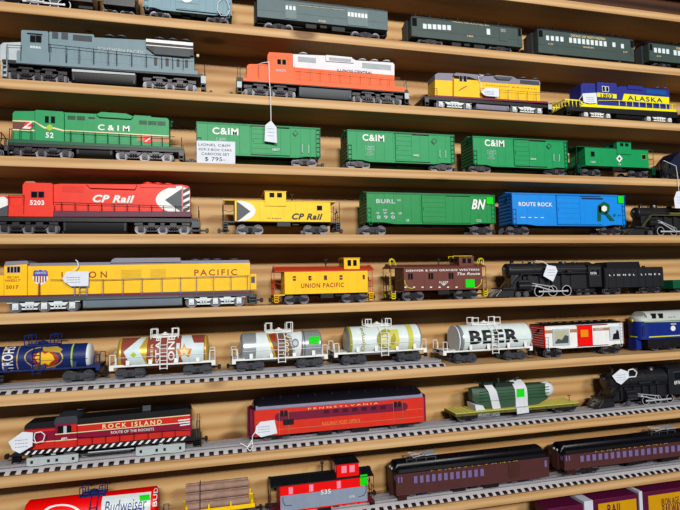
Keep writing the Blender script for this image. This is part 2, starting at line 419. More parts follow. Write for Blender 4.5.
    def horn(s, x, y, m=None, yl=0.):
        lx, lz = s.pt(x, y, yl); b = MB()
        b.cyl((lx, yl, lz-.004), (lx, yl, lz), .0008, seg=6).cyl((lx-.006, yl-.001, lz), (lx+.003, yl-.001, lz), .0022, .0006, 8).cyl((lx-.003, yl+.002, lz), (lx+.006, yl+.002, lz), .0006, .0022, 8)
        return b.build('horn', m or BLACK, s.root)
    def sticker(s, xl, yt, xr, yb, hw, m=None):
        return s.drect('price_sticker', [(xl, yt, xr, yb)], hw, m or STICK, t=.0008)
# ---------------------------------------------------------------- car builders
def boxcar(v, xl, yt, xr, yb, body, roofm, trucks, door=None, doorm=None, ribs=True, ladm=None, railm=None, endm=None, hw=.030, cpl=(-1, 1), panels=14, walk=True, ladl=True):
    R = v.root; x0, x1, z0, z1 = v.rect(xl, yt, xr, yb, -hw)
    endm = endm or body; ladm = ladm or body
    b = MB().box(x0, x1, -hw+.001, hw-.001, z0, z1)
    n = panels
    for i in range(n+1):                                   # rivet seams / posts
        x = x0+(x1-x0)*i/n
        for sg in (-1, 1):
            ya, yb_ = (-hw, -hw+.002) if sg < 0 else (hw-.002, hw)
            b.box(x-.0006, x+.0006, ya+.0006, yb_-.0006, z0, z1)
    for sg in (-1, 1):
        ya, yb_ = (-hw, -hw+.002) if sg < 0 else (hw-.002, hw)
        b.box(x0, x1, ya, yb_, z0, z0+.0022); b.box(x0, x1, ya, yb_, z1-.0022, z1)
        b.prism([(x0+(x1-x0)*.12, z0), (x1-(x1-x0)*.12, z0), (x1-(x1-x0)*.2, z0-.0035), (x0+(x1-x0)*.2, z0-.0035)], ya, yb_)
    b.build('body', body, R, .0003)
    e = MB()
    for x, sg in ((x0, -1), (x1, 1)):
        k = 9
        for i in range(k):
            z = z0+.003+(z1-z0-.006)*i/(k-1)
            e.cyl((x+sg*.0002, -hw+.004, z), (x+sg*.0002, hw-.004, z), .0017, seg=6)
        e.box(x-.0008, x+.0008, -hw, -hw+.004, z0, z1).box(x-.0008, x+.0008, hw-.004, hw, z0, z1)
    e.build('end_ribs', endm, R)
    rf = MB().prismx([(-hw-.0008, z1-.0006), (-hw-.0008, z1+.0008), (0, z1+.0042), (hw+.0008, z1+.0008), (hw+.0008, z1-.0006)], x0-.0008, x1+.0008)
    for i in range(1, n):
        x = x0+(x1-x0)*i/n
        rf.prismx([(-hw, z1+.0006), (0, z1+.0048), (hw, z1+.0006), (0, z1+.003)], x-.0005, x+.0005)
    rf.build('roof', roofm, R)
    if walk:
        w = MB()
        for i in range(3): w.box(x0-.002, x1+.002, -.006+i*.0042, -.0026+i*.0042, z1+.0055, z1+.0064)
        for i in range(10): w.box(x0+(x1-x0)*(i+.5)/10-.0006, x0+(x1-x0)*(i+.5)/10+.0006, -.006, .006, z1+.003, z1+.0056)
        w.build('roof_walk', roofm, R)
    if door:
        dx0 = v.X(door[0], None, -hw); dx1 = v.X(door[1], None, -hw)
        dm = doorm or body
        for sg in (-1, 1):
            d = MB(); ya, yb_ = (-hw-.0012, -hw+.0003) if sg < 0 else (hw-.0003, hw+.0012)
            d.box(dx0, dx1, ya, yb_, z0+.0005, z1-.003)
            yy = (ya-.0008, ya) if sg < 0 else (yb_, yb_+.0008)
            for i in range(6):
                z = z0+.004+(z1-z0-.012)*i/5; d.box(dx0+.002, dx1-.002, *yy, z-.0007, z+.0007)
            d.box(dx0, dx0+.0012, *yy, z0+.0005, z1-.003).box(dx1-.0012, dx1, *yy, z0+.0005, z1-.003)
            o = d.build('door', dm, R)
            if sg < 0:
                MB().box(dx0+.003, dx0+.0045, ya-.002, ya, (z0+z1)/2-.004, (z0+z1)/2+.002).build('door_handle', dm, o)
            t = MB(); yy = (ya-.0012, ya+.0016) if sg < 0 else (yb_-.0016, yb_+.0012)
            t.box(v.X(door[2], None, -hw), v.X(door[3], None, -hw), *yy, z1-.0034, z1-.0016)
            t.box(v.X(door[2], None, -hw), v.X(door[3], None, -hw), *yy, z0-.0006, z0+.0006)
            t.build('door_track', railm or BLACK, R)
    for sg in (-1, 1):
        for side, x in (((-1, x0+.001),) if ladl else ())+((1, x1-.009),):
            l = MB(); y = sg*(hw+.0009)
            nr = 7 if side > 0 else 4
            for i in range(nr):
                z = z0+.002+(z1-z0-.006)*i/6; l.tube([(x, y, z), (x+.008, y, z)], .00055, 5)
            l.box(x-.0002, x+.0006, y-.0004, y+.0004, z0, z0+(z1-z0-.004)*(nr-1)/6+.002).box(x+.0075, x+.0083, y-.0004, y+.0004, z0, z0+(z1-z0-.004)*(nr-1)/6+.002)
            l.build('ladder', ladm, R)
    bw = MB().lathe([(-.0006, .0050), (.0006, .0050), (.0006, .0042), (-.0006, .0042)], (x0-.0035, -.012, z1-.012), 'x', 14)
    bw.cyl((x0, -.012, z1-.012), (x0-.004, -.012, z1-.012), .0008, seg=6).build('brake_wheel', endm, R)
    uf = MB().box(x0+.001, x1-.001, -.008, .008, z0-.006, z0+.0005)
    for i in range(6):
        x = x0+(x1-x0)*(i+.5)/6; uf.box(x-.001, x+.001, -hw+.003, hw-.003, z0-.003, z0+.0002)
    xm = (x0+x1)/2
    uf.cyl((xm-.012, -.012, z0-.005), (xm+.004, -.012, z0-.005), .0042, seg=12)
    uf.build('underframe', BLACK, R)
    st = MB()
    for x in (x0+.004, x1-.011):
        st.tube([(x, -hw, z0), (x+.001, -hw, z0-.006), (x+.006, -hw, z0-.006), (x+.007, -hw, z0)], .0006, 5)
    st.build('sill_step', ladm, R)
    for a, b_ in trucks: v.truck(a, b_, 'freight')
    for c in cpl: v.coupler(c, xl-(3 if c < 0 else 0) if c < 0 else xr+4)
    return x0, x1, z0, z1

def passenger(v, xl, yt, xr, yb, body, roofm, trucks, roofz=.016, hw=.030, eave=None, vents=8, kind='pass', cler=True, under=True, diaph=True, endm=None, cpl=(-1, 1)):
    """heavyweight car: side from px rect, arched roof with a raised clerestory"""
    R = v.root; x0, x1, z0, z1 = v.rect(xl, yt, xr, yb, -hw)
    b = MB().box(x0, x1, -hw, hw, z0, z1)
    for sg in (-1, 1):
        ya, yb_ = (-hw-.0005, -hw) if sg < 0 else (hw, hw+.0005)
        b.box(x0, x1, ya, yb_, z1-.0016, z1)
        b.box(x0, x1, ya, yb_, z0, z0+.0012)
        b.box(x0, x1, ya, yb_, z0+(z1-z0)*.36, z0+(z1-z0)*.36+.0009)
    b.build('body', body, R, .0003)
    rz = roofz
    if cler:
        prof = [(-hw-.0012, z1-.001), (-hw-.0016, z1+.001), (-hw+.002, z1+rz*.36), (-hw*.62, z1+rz*.52), (-hw*.60, z1+rz*.72), (-hw*.55, z1+rz*.86), (-hw*.28, z1+rz), (0, z1+rz*1.03)]
    else:
        prof = [(-hw-.0012, z1-.001), (-hw-.0014, z1+.001), (-hw*.96, z1+rz*.35), (-hw*.8, z1+rz*.65), (-hw*.5, z1+rz*.9), (0, z1+rz)]
    full = prof+[(-y, z) for y, z in prof[:-1][::-1]]
    rb = MB(); n = len(full); vs = []; ts = [(x0-.001, .25), (x0+.003, .72), (x0+.009, 1.), (x1-.009, 1.), (x1-.003, .72), (x1+.001, .25)]
    for x, t in ts:
        for y, z in full: vs.append((x, y, z1-.001+(z-z1+.001)*t if z > z1 else z))
    fs = [tuple(range(n)), tuple(range(len(vs)-1, len(vs)-1-n, -1))]
    for j in range(len(ts)-1):
        for i in range(n): fs.append((j*n+i, (j+1)*n+i, (j+1)*n+(i+1) % n, j*n+(i+1) % n))
    rb.add(vs, fs); rb.build('roof', roofm, R)
    if eave:
        e = MB()
        e.prismx([(-hw-.002, z1-.001), (-hw-.0024, z1+.0014), (-hw-.0006, z1+rz*.2), (-hw+.002, z1+rz*.37), (-hw+.003, z1+rz*.33), (-hw, z1)], x0+.003, x1-.003)
        e.build('roof_eave', eave, R)
    for i in range(vents):
        x = x0+(x1-x0)*(i+.5)/vents
        MB().box(x-.002, x+.002, -.014, -.009, z1+rz*.85, z1+rz+.0022).box(x-.003, x+.003, -.015, -.008, z1+rz+.0018, z1+rz+.0026).build('roof_vent', roofm, R)
    if diaph:
        d = MB()
        for x, sg in ((x0, -1), (x1, 1)):
            if endm in (MAROON,): d.box(min(x, x+sg*.008), max(x, x+sg*.008), -.020, .020, z0-.003, z1-.001)
            for k in range(3):
                xx = x+sg*(.0006+k*.0014+(.008 if endm in (MAROON,) else 0)); d.box(min(xx, xx+sg*.0008), max(xx, xx+sg*.0008), -.011, .011, z0-.004, z1-.002)
                d.box(min(xx, xx+sg*.0006), max(xx, xx+sg*.0006), -.009, .009, z0-.002, z1)
        d.build('diaphragm', endm or BLACK, R)
    if under:
        u = MB(); L = x1-x0
        u.box(x0+.002, x1-.002, -.012, .012, z0-.005, z0+.0003)
        for k, (a, c, dz) in enumerate(((.36, .44, .010), (.47, .52, .007), (.56, .66, .011))):
            u.box(x0+L*a, x0+L*c, -.024, -.010, z0-dz, z0); u.box(x0+L*a, x0+L*c, .010, .024, z0-dz, z0)
            for q in range(4): u.box(x0+L*(a+(c-a)*(q+.3)/4), x0+L*(a+(c-a)*(q+.5)/4), -.0245, -.024, z0-dz+.001, z0-.001)
        u.cyl((x0+L*.34, -.02, z0-.003), (x0+L*.68, -.02, z0-.003), .0008, seg=5)
        u.build('underbody', BLACK, R)
    for a, c in trucks: v.truck(a, c, kind)
    for c in cpl: v.coupler(c, (xl-3) if c < 0 else xr+4)
    return x0, x1, z0, z1

def caboose(v, xl, yt, xr, yb, body, roofm, trucks, cup, roofx, cupm=None, porchm=None, railm=None, hw=.029, stack=None, widecup=False, cupwin=2, stepm=None, plat=None, roofth=.003, cupwm=None, cuproof=None):
    R = v.root; x0, x1, z0, z1 = v.rect(xl, yt, xr, yb, -hw)
    porchm = porchm or BLACK; railm = railm or porchm; cupm = cupm or body
    b = MB().box(x0, x1, -hw, hw, z0, z1)
    for i in range(9):
        x = x0+(x1-x0)*i/8
        b.box(x-.0003, x+.0003, -hw-.0003, hw+.0003, z0, z1)
    b.build('body', body, R, .0003)
    r0 = v.X(roofx[0], None, -hw); r1 = v.X(roofx[1], None, -hw)
    MB().prismx([(-hw-.0015, z1-.0005), (-hw-.0015, z1+.0012), (-hw*.5, z1+roofth*.75+.001), (0, z1+roofth+.001), (hw*.5, z1+roofth*.75+.001), (hw+.0015, z1+.0012), (hw+.0015, z1-.0005)], r0, r1).build('roof', roofm, R, .0003)
    w = MB()
    for i in range(2): w.box(r0-.001, r1+.001, -.004+i*.0044, -.0004+i*.0044, z1+roofth+.002, z1+roofth+.003)
    w.box(r0, r0+.003, -.01, .01, z1+roofth-.001, z1+roofth+.0022).box(r1-.003, r1, -.01, .01, z1+roofth-.001, z1+roofth+.0022)
    w.build('roof_walk', roofm, R)
    # cupola
    chw = hw+.002 if widecup else hw-.004
    cx0, cx1, cz0, cz1 = v.rect(*cup, -chw)
    cz0 = cz0 if widecup else z1
    c = MB().box(cx0, cx1, -chw, chw, cz0, cz1)
    if widecup: c.box(cx0-.0005, cx1+.0005, -chw-.0006, chw+.0006, cz0-.0012, cz0+.0004)
    co = c.build('cupola', cupm, R, .0003)
    MB().prismx([(-chw-.0015, cz1-.0003), (-chw-.0015, cz1+.0009), (0, cz1+.003), (chw+.0015, cz1+.0009), (chw+.0015, cz1-.0003)], cx0-.0015, cx1+.0015).build('cupola_roof', cuproof or roofm, co)
    zc = max(z1, cz0)+(cz1-max(z1, cz0))*.62; wz = (cz1-max(z1, cz0))*.24
    for i in range(cupwin):
        xx = cx0+(cx1-cx0)*(i+1)/(cupwin+1)
        if cupwin == 2: xx = cx0+(cx1-cx0)*(.33+.36*i)
        ww = (cx1-cx0)*.115
        o = MB().box(xx-ww-.0005, xx+ww+.0005, -chw-.0004, -chw+.0004, zc-wz-.0005, zc+wz+.0005).build('cupola_window', cupm, co)
        MB().box(xx-ww, xx+ww, -chw-.0007, -chw, zc-wz, zc+wz).build('pane', cupwm or GLASS, o)
    o = MB().box(cx0-.0006, cx0+.0003, -chw*.6, -chw*.15, zc-wz, zc+wz).box(cx0-.0006, cx0+.0003, chw*.15, chw*.6, zc-wz, zc+wz).build('cupola_window', cupwm or GLASS, co)
    # porches
    sd = max(.006, min(.017, z0-.004))
    for sg, pe in ((-1, plat[0]), (1, plat[1])):
        xe = v.X(pe); xb = x0 if sg < 0 else x1; a, c_ = min(xe, xb), max(xe, xb)
        MB().box(a, c_, -hw+.001, hw-.001, z0-.0022, z0).build('porch', porchm, R)
        s = MB()
        for q in (-1, 1):
            ya, yb_ = (-hw-.0008, -hw+.010) if q < 0 else (hw-.010, hw+.0008)
            xs, xf = (a, a+.010) if sg < 0 else (c_-.010, c_)
            for k in range(3): s.box(xs, xf, ya, yb_, z0-.001-sd*(k+1)/3.2, z0-sd*(k+1)/3.2+.0006)
            s.box(xs, xs+.001, ya, yb_, z0-sd, z0+.0005).box(xf-.001, xf, ya, yb_, z0-sd, z0+.0005)
            s.box(xs, xf, (yb_-.001) if q < 0 else ya, yb_ if q < 0 else ya+.001, z0-sd, z0)
        s.build('porch_steps', stepm or porchm, R)
        r = MB(); xo = a+.001 if sg < 0 else c_-.001; hgt = (z1-z0)*.55
        for q in (-1, -.35, .35, 1):
            r.cyl((xo, q*(hw-.002), z0), (xo, q*(hw-.002), z0+(z1-z0 if abs(q) == 1 else hgt)), .0007, seg=5)
        r.tube([(xo, -hw+.002, z0+hgt), (xo, hw-.002, z0+hgt)], .0007, 5).tube([(xo, -hw+.002, z0+hgt*.5), (xo, hw-.002, z0+hgt*.5)], .0006, 5)
        xm = xb-sg*-.003
        r.tube([(xo, -hw+.002, z0+hgt), ((xo+xb)/2, -hw+.001, z0+hgt*.8), (xb, -hw+.001, z0+hgt)], .0005, 5)
        r.build('end_railing', railm, R)
        bw = MB().lathe([(-.0005, .0046), (.0005, .0046), (.0005, .0038), (-.0005, .0038)], (xo+sg*.001, .006, z0+hgt+.004), 'x', 12)
        bw.cyl((xo, .006, z0), (xo, .006, z0+hgt+.004), .0006, seg=5).build('brake_wheel', railm, R)
        MB().box(xb-.0006, xb+.0006, -.007, .007, z0+.001, z1-.006).build('end_door', porchm, R)
    if stack:
        lx, lz = v.pt(stack[0], stack[1], 0)
        MB().cyl((lx, 0, z1), (lx, 0, lz), .0018, seg=10).cyl((lx-.0035, 0, lz), (lx+.0035, 0, lz), .0022, seg=10).build('smokejack', BLACK, R)
    u = MB().box(x0, x1, -.008, .008, z0-.006, z0+.0003); xm = (x0+x1)/2
    u.box(xm-.014, xm+.014, -hw+.002, -.009, z0-.010, z0).cyl((xm+.02, -.014, z0-.005), (xm+.034, -.014, z0-.005), .0042, seg=10)
    u.build('underframe', BLACK, R)
    for a, c_ in trucks: v.truck(a, c_, 'freight', wm=WHEEL)
    v.coupler(-1, plat[0]-3); v.coupler(1, plat[1]+3)
    return x0, x1, z0, z1

def tankcar(v, xl, yt, xr, yb, body, capm, trucks, frame, framem, plat, ladder, framey, cappx=4, capshiny=None, platz=None):
    """horizontal tank; frame=(xl,xr) ; plat=(x0,ytop,x1,ybot); framey=(y at left, y at right) top of the frame"""
    R = v.root; a = v.pt(xl, yt, 0); b_ = v.pt(xr, yb, 0)
    x0, x1, z1, z0 = a[0], b_[0], a[1], b_[1]; r = (z1-z0)/2; zc = (z0+z1)/2
    v.tr, v.tz = r, zc
    c = .006
    MB().lathe([(x0+c, r), (x1-c, r)], (0, 0, zc), 'x', 48).build('tank', body, R)
    for sg, x in ((-1, x0+c), (1, x1-c)):
        prof = [(-.0012*sg, r*1.004), (0, r*1.004), (sg*.002, r*.985), (sg*.0045, r*.88), (sg*.0062, r*.68), (sg*.0072, r*.4), (sg*.0075, .001)]
        MB().lathe(prof, (x, 0, zc), 'x', 40).build('tank_end', capm, R)
    f0, f1 = v.X(frame[0]), v.X(frame[1]); fz = v.pt(frame[0], framey[0])[1]
    fz = min(fz, .032); hw = .0285
    f = MB().box(f0, f1, -.009, .009, fz-.006, fz-.001)
    for sg, xa in ((-1, f0), (1, f1)):
        xb = xa-sg*.026
        f.box(min(xa, xb), max(xa, xb), -hw, hw, fz-.0022, fz)
        for q in (-1, 1):
            f.box(min(xa, xa-sg*.008), max(xa, xa-sg*.008), q*hw-.0006, q*hw+.0006, fz-.010, fz)
            f.box(min(xa, xa-sg*.008), max(xa, xa-sg*.008), min(q*hw, q*(hw-.006)), max(q*hw, q*(hw-.006)), fz-.0105, fz-.0095)
            f.tube([(xa-sg*.012, q*(hw-.003), fz), (xa-sg*.012, q*(hw-.003), fz+.014)], .0011, 6)
    f.box(f0, f0+.002, -hw, hw, fz-.008, fz).box(f1-.002, f1, -hw, hw, fz-.008, fz)
    for q in (-1, 1): f.box(f0, f1, q*hw-.0008, q*hw+.0008, fz-.0042, fz-.001)
    f.build('frame', framem, R, .0002)
    s = MB()
    for xs in (x0+(x1-x0)*.12, x0+(x1-x0)*.88, x0+(x1-x0)*.36, x0+(x1-x0)*.64):
        k = min(zc-fz, r)*.9; pts = [(-r*.95, fz-.001)]
        ys = [-.95, -.8, -.5, -.2, .2, .5, .8, .95]
        pts = [(-r*.98, fz-.001)]+[(r*y, zc-math.sqrt(1-y*y)*r+.0005) for y in ys]+[(r*.98, fz-.001)]
        s.prismx([(y, z) for y, z in pts]+[], xs-.0035, xs+.0035)
    s.build('saddle', framem, R)
    h = MB()
    for sg, xa in ((-1, f0), (1, f1)):
        xo = xa-sg*.001
        for q in (-1, 1):
            h.tube([(xo, q*(hw-.001), fz), (xo, q*(hw-.001), fz+.020), (xo-sg*.010, q*(hw-.001), fz+.020), (xo-sg*.010, q*(hw-.001), fz)], .0008, 6)
    h.build('end_grab_rail', framem, R)
    hr = MB()
    for q in (-1, 1):
        hr.tube([(x0+.004, q*(r+.0012), zc-r*.12), (x1-.004, q*(r+.0012), zc-r*.12)], .0005, 5)
    hr.build('side_rail', framem, R)
    # dome and platform
    px0, px1, pz0, pz1 = v.rect(*plat, -.018)
    xm = (px0+px1)/2; ztop = zc+r
    MB().lathe([(-.004, .009), (.005, .009), (.0065, .0075), (.0072, .003), (.009, .003), (.0095, .001)], (xm, 0, ztop), 'z', 20).build('dome', framem, R)
    p = MB(); zp = ztop-.001
    pw = .0125
    for q in (-1, 1):
        p.box(px0, px1, min(q*pw, q*(pw-.006)), max(q*pw, q*(pw-.006)), zp, zp+.0028)
        zr = max(pz1, zp+.006)
        for x in (px0, px0+(px1-px0)*.22, px1-(px1-px0)*.22, px1): p.cyl((x, q*pw, zp-.006), (x, q*pw, zr), .0010, seg=6)
        p.tube([(px0, q*pw, zr), (px0+(px1-px0)*.24, q*pw, zr)], .001, 6).tube([(px1, q*pw, zr), (px1-(px1-px0)*.24, q*pw, zr)], .001, 6)
        p.tube([(px0, q*pw, zp+.005), (px1, q*pw, zp+.005)], .0007, 6)
    p.box(px0, px0+.004, -pw, pw, zp, zp+.0012).box(px1-.004, px1, -pw, pw, zp, zp+.0012)
    p.build('walk_platform', framem, R)
    l0, l1 = v.X(ladder[0], None, -r), v.X(ladder[1], None, -r)
    for q in (-1, 1):
        l = MB(); zb = fz-.012; yq = q*(r+.0026)
        for x in (l0, l1): l.tube([(x, q*pw, zp+.001), (x, yq, zc+r*.45), (x, yq, zb)], .0011, 6)
        n = 7
        for i in range(n):
            z = zb+.002+(zc+r*.5-zb)*i/(n-1); l.tube([(l0, yq, z), (l1, yq, z)], .0008, 6)
        l.build('ladder', framem, R)
    for a_, c_ in trucks: v.truck(a_, c_, 'freight', m=DWHEEL, wm=DWHEEL)
    v.coupler(-1, frame[0]-3, m=BLACK); v.coupler(1, frame[1]+3)
    return x0, x1, zc, r

def wrap(v, polys, m, name='graphic', t=.0006, parent=None):
    """wraps photo-pixel polygons onto the near side of the tank"""
    r, zc = v.tr, v.tz; bm = bmesh.new()
    for p in polys:
        pts = []
        for x, y in p:
            yl = -r*.8
            for _ in range(4):
                lx, lz = v.pt(x, y, yl); dz = max(-r*.999, min(r*.999, lz-zc)); yl = -math.sqrt(r*r-dz*dz)
            pts.append((lx, lz))
        vs = [bm.verts.new((a, 0, b)) for a, b in pts]
        try: bm.faces.new(vs)
        except ValueError: pass
    bmesh.ops.triangulate(bm, faces=bm.faces)
    for _ in range(4):
        es = [e for e in bm.edges if abs(e.verts[0].co.z-e.verts[1].co.z) > r*.16]
        if not es: break
        bmesh.ops.subdivide_edges(bm, edges=es, cuts=1); bmesh.ops.triangulate(bm, faces=bm.faces)
    for w in bm.verts:
        dz = w.co.z-zc; rr = r+t
        if abs(dz) > rr*.995: dz = rr*.995*(1 if dz > 0 else -1); w.co.z = zc+dz
        w.co.y = -math.sqrt(rr*rr-dz*dz)
    me = bpy.data.meshes.new(name); bm.to_mesh(me); bm.free(); me.materials.append(m)
    o = bpy.data.objects.new(name, me); COL.objects.link(o); o.parent = parent or v.root; return o
def band(xa, xb, yt, yb, n=8, sl=0):  # column quads down the side between two x
    return [[(xa, yt), (xb, yt), (xb, yb), (xa, yb)]]
def hoop(v, xa, xb, m, name='tank_band', t=.0005):
    x0, x1 = v.pt(xa, 350, -v.tr*.9)[0], v.pt(xb, 350, -v.tr*.9)[0]
    return MB().lathe([(x0, v.tr+t), (x1, v.tr+t)], (0, 0, v.tz), 'x', 48).build(name, m, v.root)
def wraptext(v, body, xl, yt, xr, yb, m, rot=False, t=.0011, **k):
    vs, fs = textmesh(body, rot=rot, **k); r, zc = v.tr, v.tz
    def sol(x, y):
        yl = -r*.8
        for _ in range(5):
            lx, lz = v.pt(x, y, yl); dz = max(-r*.99, min(r*.99, lz-zc)); yl = -math.sqrt(r*r-dz*dz)
        return lx, max(-.97*r, min(.97*r, lz-zc))
    a = sol(xl, yt); b = sol(xr, yb); t1, t0 = math.asin(a[1]/r), math.asin(b[1]/r)
    bm = bmesh.new(); bv = [bm.verts.new((a[0]+u*(b[0]-a[0]), 0, t0+w*(t1-t0))) for u, w in vs]
    for f in fs:
        try: bm.faces.new([bv[i] for i in f])
        except ValueError: pass
    for _ in range(4):
        es = [e for e in bm.edges if abs(e.verts[0].co.z-e.verts[1].co.z) > .2]
        if not es: break
        bmesh.ops.subdivide_edges(bm, edges=es, cuts=1); bmesh.ops.triangulate(bm, faces=bm.faces)
    for w in bm.verts:
        th = w.co.z; w.co.z = zc+(r+t)*math.sin(th); w.co.y = -(r+t)*math.cos(th)
    me = bpy.data.meshes.new('lettering'); bm.to_mesh(me); bm.free(); me.materials.append(m)
    o = bpy.data.objects.new('lettering', me); COL.objects.link(o); o.parent = v.root; return o

def steam(v, boil, boilr, cab, drivers, drr, pilotx, cyl, stackx, domes, trail=None, rodm=STEEL, m=SOOT, lead=1, walk=None, numtxt=None):
    """boil=(xfront, ytop, xrear) ; cab=(xl,ytop,xr)"""
    R = v.root; bx0, bz1 = v.pt(boil[0], boil[1], 0); bx1 = v.pt(boil[2], boil[1], 0)[0]; r = boilr; zc = bz1-r
    L = bx1-bx0
    MB().lathe([(bx0+L*.14, r*.97), (bx0+L*.14, r), (bx0+L*.6, r*1.02), (bx1, r*1.08)], (0, 0, zc), 'x', 36).build('boiler', m, R)
    b = MB()
    for k in (.28, .42, .56, .72): b.lathe([(bx0+L*k-.0007, r*1.04), (bx0+L*k+.0007, r*1.04)], (0, 0, zc), 'x', 36)
    b.build('boiler_band', m, R)
    s = MB().lathe([(0, r*1.0), (L*.14, r*1.0)], (bx0, 0, zc), 'x', 36).lathe([(-.0035, .001), (-.0032, r*.35), (-.002, r*.72), (-.001, r*.8), (-.001, r*.95), (0, r)], (bx0, 0, zc), 'x', 36)
    for i in range(10):
        a = i*math.pi/5; s.cyl((bx0-.002, math.cos(a)*r*.87, zc+math.sin(a)*r*.87), (bx0, math.cos(a)*r*.87, zc+math.sin(a)*r*.87), .0008, seg=6)
    s.build('smokebox', m, R)
    MB().cyl((bx0-.009, 0, zc+r*.25), (bx0-.002, 0, zc+r*.25), .0034, seg=14).build('headlight', DGREY, R)
    sx = v.pt(stackx[0], stackx[1], 0)
    MB().lathe([(-.004, .0055), (0, .0044), (sx[1]-bz1+.0, .0048), (sx[1]-bz1+.0012, .0058), (sx[1]-bz1+.002, .0045)], (sx[0], 0, bz1), 'z', 18).build('smokestack', m, R)
    for (x, y, rr) in domes:
        d = v.pt(x, y, 0); h = d[1]-bz1
        MB().lathe([(-.005, rr*1.25), (0, rr), (h*.7, rr*.95), (h*.93, rr*.7), (h, .001)], (d[0], 0, bz1), 'z', 20).build('steam_dome', m, R)
    fz = .017
    fr = MB().box(bx0-.002, bx1+.01, -.010, .010, fz-.004, fz+.008)
    fr.box(bx0+L*.02, bx0+L*.16, -.014, .014, fz, zc-r*.6)
    fr.box(bx0+L*.72, bx1, -.017, .017, fz, zc).box(bx0+L*.14, bx1, -.014, .014, fz, zc-r*.4)
    for k in (.2, .34, .48, .6): fr.box(bx0+L*k, bx0+L*(k+.05), -.019, .019, fz+.003, zc-r*.55)
    fr.build('frame', m, R)
    w = MB(); wz = zc-r*.5
    for q in (-1, 1):
        w.box(bx0+L*.12, bx1, min(q*(r*.8), q*.027), max(q*(r*.8), q*.027), wz-.001, wz+.0006)
        w.prism([(bx0+L*.12, wz), (bx0+L*.12, wz-.002), (bx0-.004, fz+.004), (bx0-.004, fz+.006)], min(q*.020, q*.027), max(q*.020, q*.027))
        w.cyl((bx0+L*.4, q*.0225, wz+.004), (bx0+L*.58, q*.0225, wz+.004), .004, seg=12)
        w.cyl((bx0+L*.65, q*.0225, wz+.003), (bx0+L*.7, q*.0225, wz+.003), .005, seg=12)
    w.build('running_board', walk or m, R)
    pp = MB()
    for q in (-1, 1): pp.tube([(bx0+.004, q*(r*1.0+.0008), zc+r*.3), (bx1-.004, q*(r*1.04+.0008), zc+r*.3)], .0006, 5)
    for x in (.3, .5, .66):
        pp.tube([(bx0+L*x, -r*.75, zc+r*.75), (bx0+L*x, -r-.001, zc), (bx0+L*(x+.02), -r*.9, wz)], .0008, 5)
    pp.build('handrail', m, R)
    bell = v.pt((boil[0]*.7+boil[2]*.3), boil[1], 0)
    MB().lathe([(0, .0028), (.001, .0026), (.003, .0016), (.0036, .0004)], (bx0+L*.2, 0, bz1+.001), 'z', 12).build('bell', TRUCK, R)
    cx0, cz1 = v.pt(cab[0], cab[1], -.026); cx1 = v.X(cab[2], None, -.026); cz0 = fz+.004; hw = .026
    c = MB().prismx([(-hw, cz0), (-hw, cz1-.005), (-hw*.55, cz1-.001), (0, cz1), (hw*.55, cz1-.001), (hw, cz1-.005), (hw, cz0)], cx0, cx1)
    co = c.build('cab', m, R, .0003)
    cm = (cx0+cx1)/2; ch = cz1-.005-cz0
    MB().prismx([(-hw-.0015, cz1-.0055), (-hw*.55, cz1-.0005), (0, cz1+.001), (hw*.55, cz1-.0005), (hw+.0015, cz1-.0055), (hw+.0005, cz1-.0065), (0, cz1-.001), (-hw-.0005, cz1-.0065)], cx0-.001, cx1+.003).build('cab_roof', m, co)
    for k in (-1, 1):
        xx = cm+k*(cx1-cx0)*.2; ww = (cx1-cx0)*.14
        o = MB().box(xx-ww, xx+ww, -hw-.0006, -hw+.0003, cz0+ch*.52, cz0+ch*.86).build('cab_window', DGREY, co)
        MB().box(xx-ww+.0008, xx+ww-.0008, -hw-.0009, -hw, cz0+ch*.55, cz0+ch*.83).build('pane', GLASS, o)
    # cylinder, drivers, rods
    cyx0, cyz1 = v.pt(cyl[0], cyl[1], -.026); cyx1 = v.pt(cyl[2], cyl[1], -.026)[0]; cr = max(.005, (cyl[3]))
    cb = MB()
    for q in (-1, 1):
        cb.cyl((cyx0, q*.021, cyz1-cr), (cyx1, q*.021, cyz1-cr), cr, seg=16); cb.cyl((cyx0+.001, q*.020, cyz1+cr*.4), (cyx1-.001, q*.020, cyz1+cr*.4), cr*.6, seg=14)
        cb.box(cyx0+.001, cyx1-.001, min(0, q*.020), max(0, q*.020), cyz1-cr, cyz1+cr*.4)
    cb.build('cylinder', m, R)
    xs = [v.X(x, None, -.022) for x in drivers]
    for x in xs:
        w = MB()
        for q in (-1, 1):
            y = q*.018
            w.lathe([(-.0026, drr*.8), (-.0026, drr), (.0026, drr), (.0026, drr*.8)], (x, y, drr), 'y', 28)
            w.lathe([(-.002, .0035), (.0035 if q > 0 else -.0035, .0035)], (x, y, drr), 'y', 12) if False else w.cyl((x, y-.0025, drr), (x, y+.0025, drr), drr*.24, seg=12)
            for i in range(10):
                a = i*math.pi/5+.3; w.cyl((x, y, drr), (x+math.cos(a)*drr*.85, y, drr+math.sin(a)*drr*.85), .0008, seg=5)
            w.add(*crescent(x, y+q*.001, drr, drr*.82))
        w.cyl((x, -.018, drr), (x, .018, drr), .002, seg=8)
        dw = w.build('driving_wheel', DWHEEL, R)
        wr = MB()
        for q in (-1, 1): wr.lathe([(q*.0186-.0003, drr*.97), (q*.0186+.0003, drr*.97), (q*.0186+.0003, drr*.86), (q*.0186-.0003, drr*.86)], (x, q*.002, drr), 'y', 28)
        wr.build('wheel_rim', STEEL, dw)
    rz = drr*.95; rb = MB()
    for q in (-1, 1):
        y = q*.0225
        rb.box(xs[0]-.002, xs[-1]+.002, y-.0006, y+.0006, rz-.0017, rz+.0017)
        for x in xs: rb.cyl((x, y-.001, rz), (x, y+.001, rz), .0026, seg=12)
    rb.build('side_rod', rodm, R)
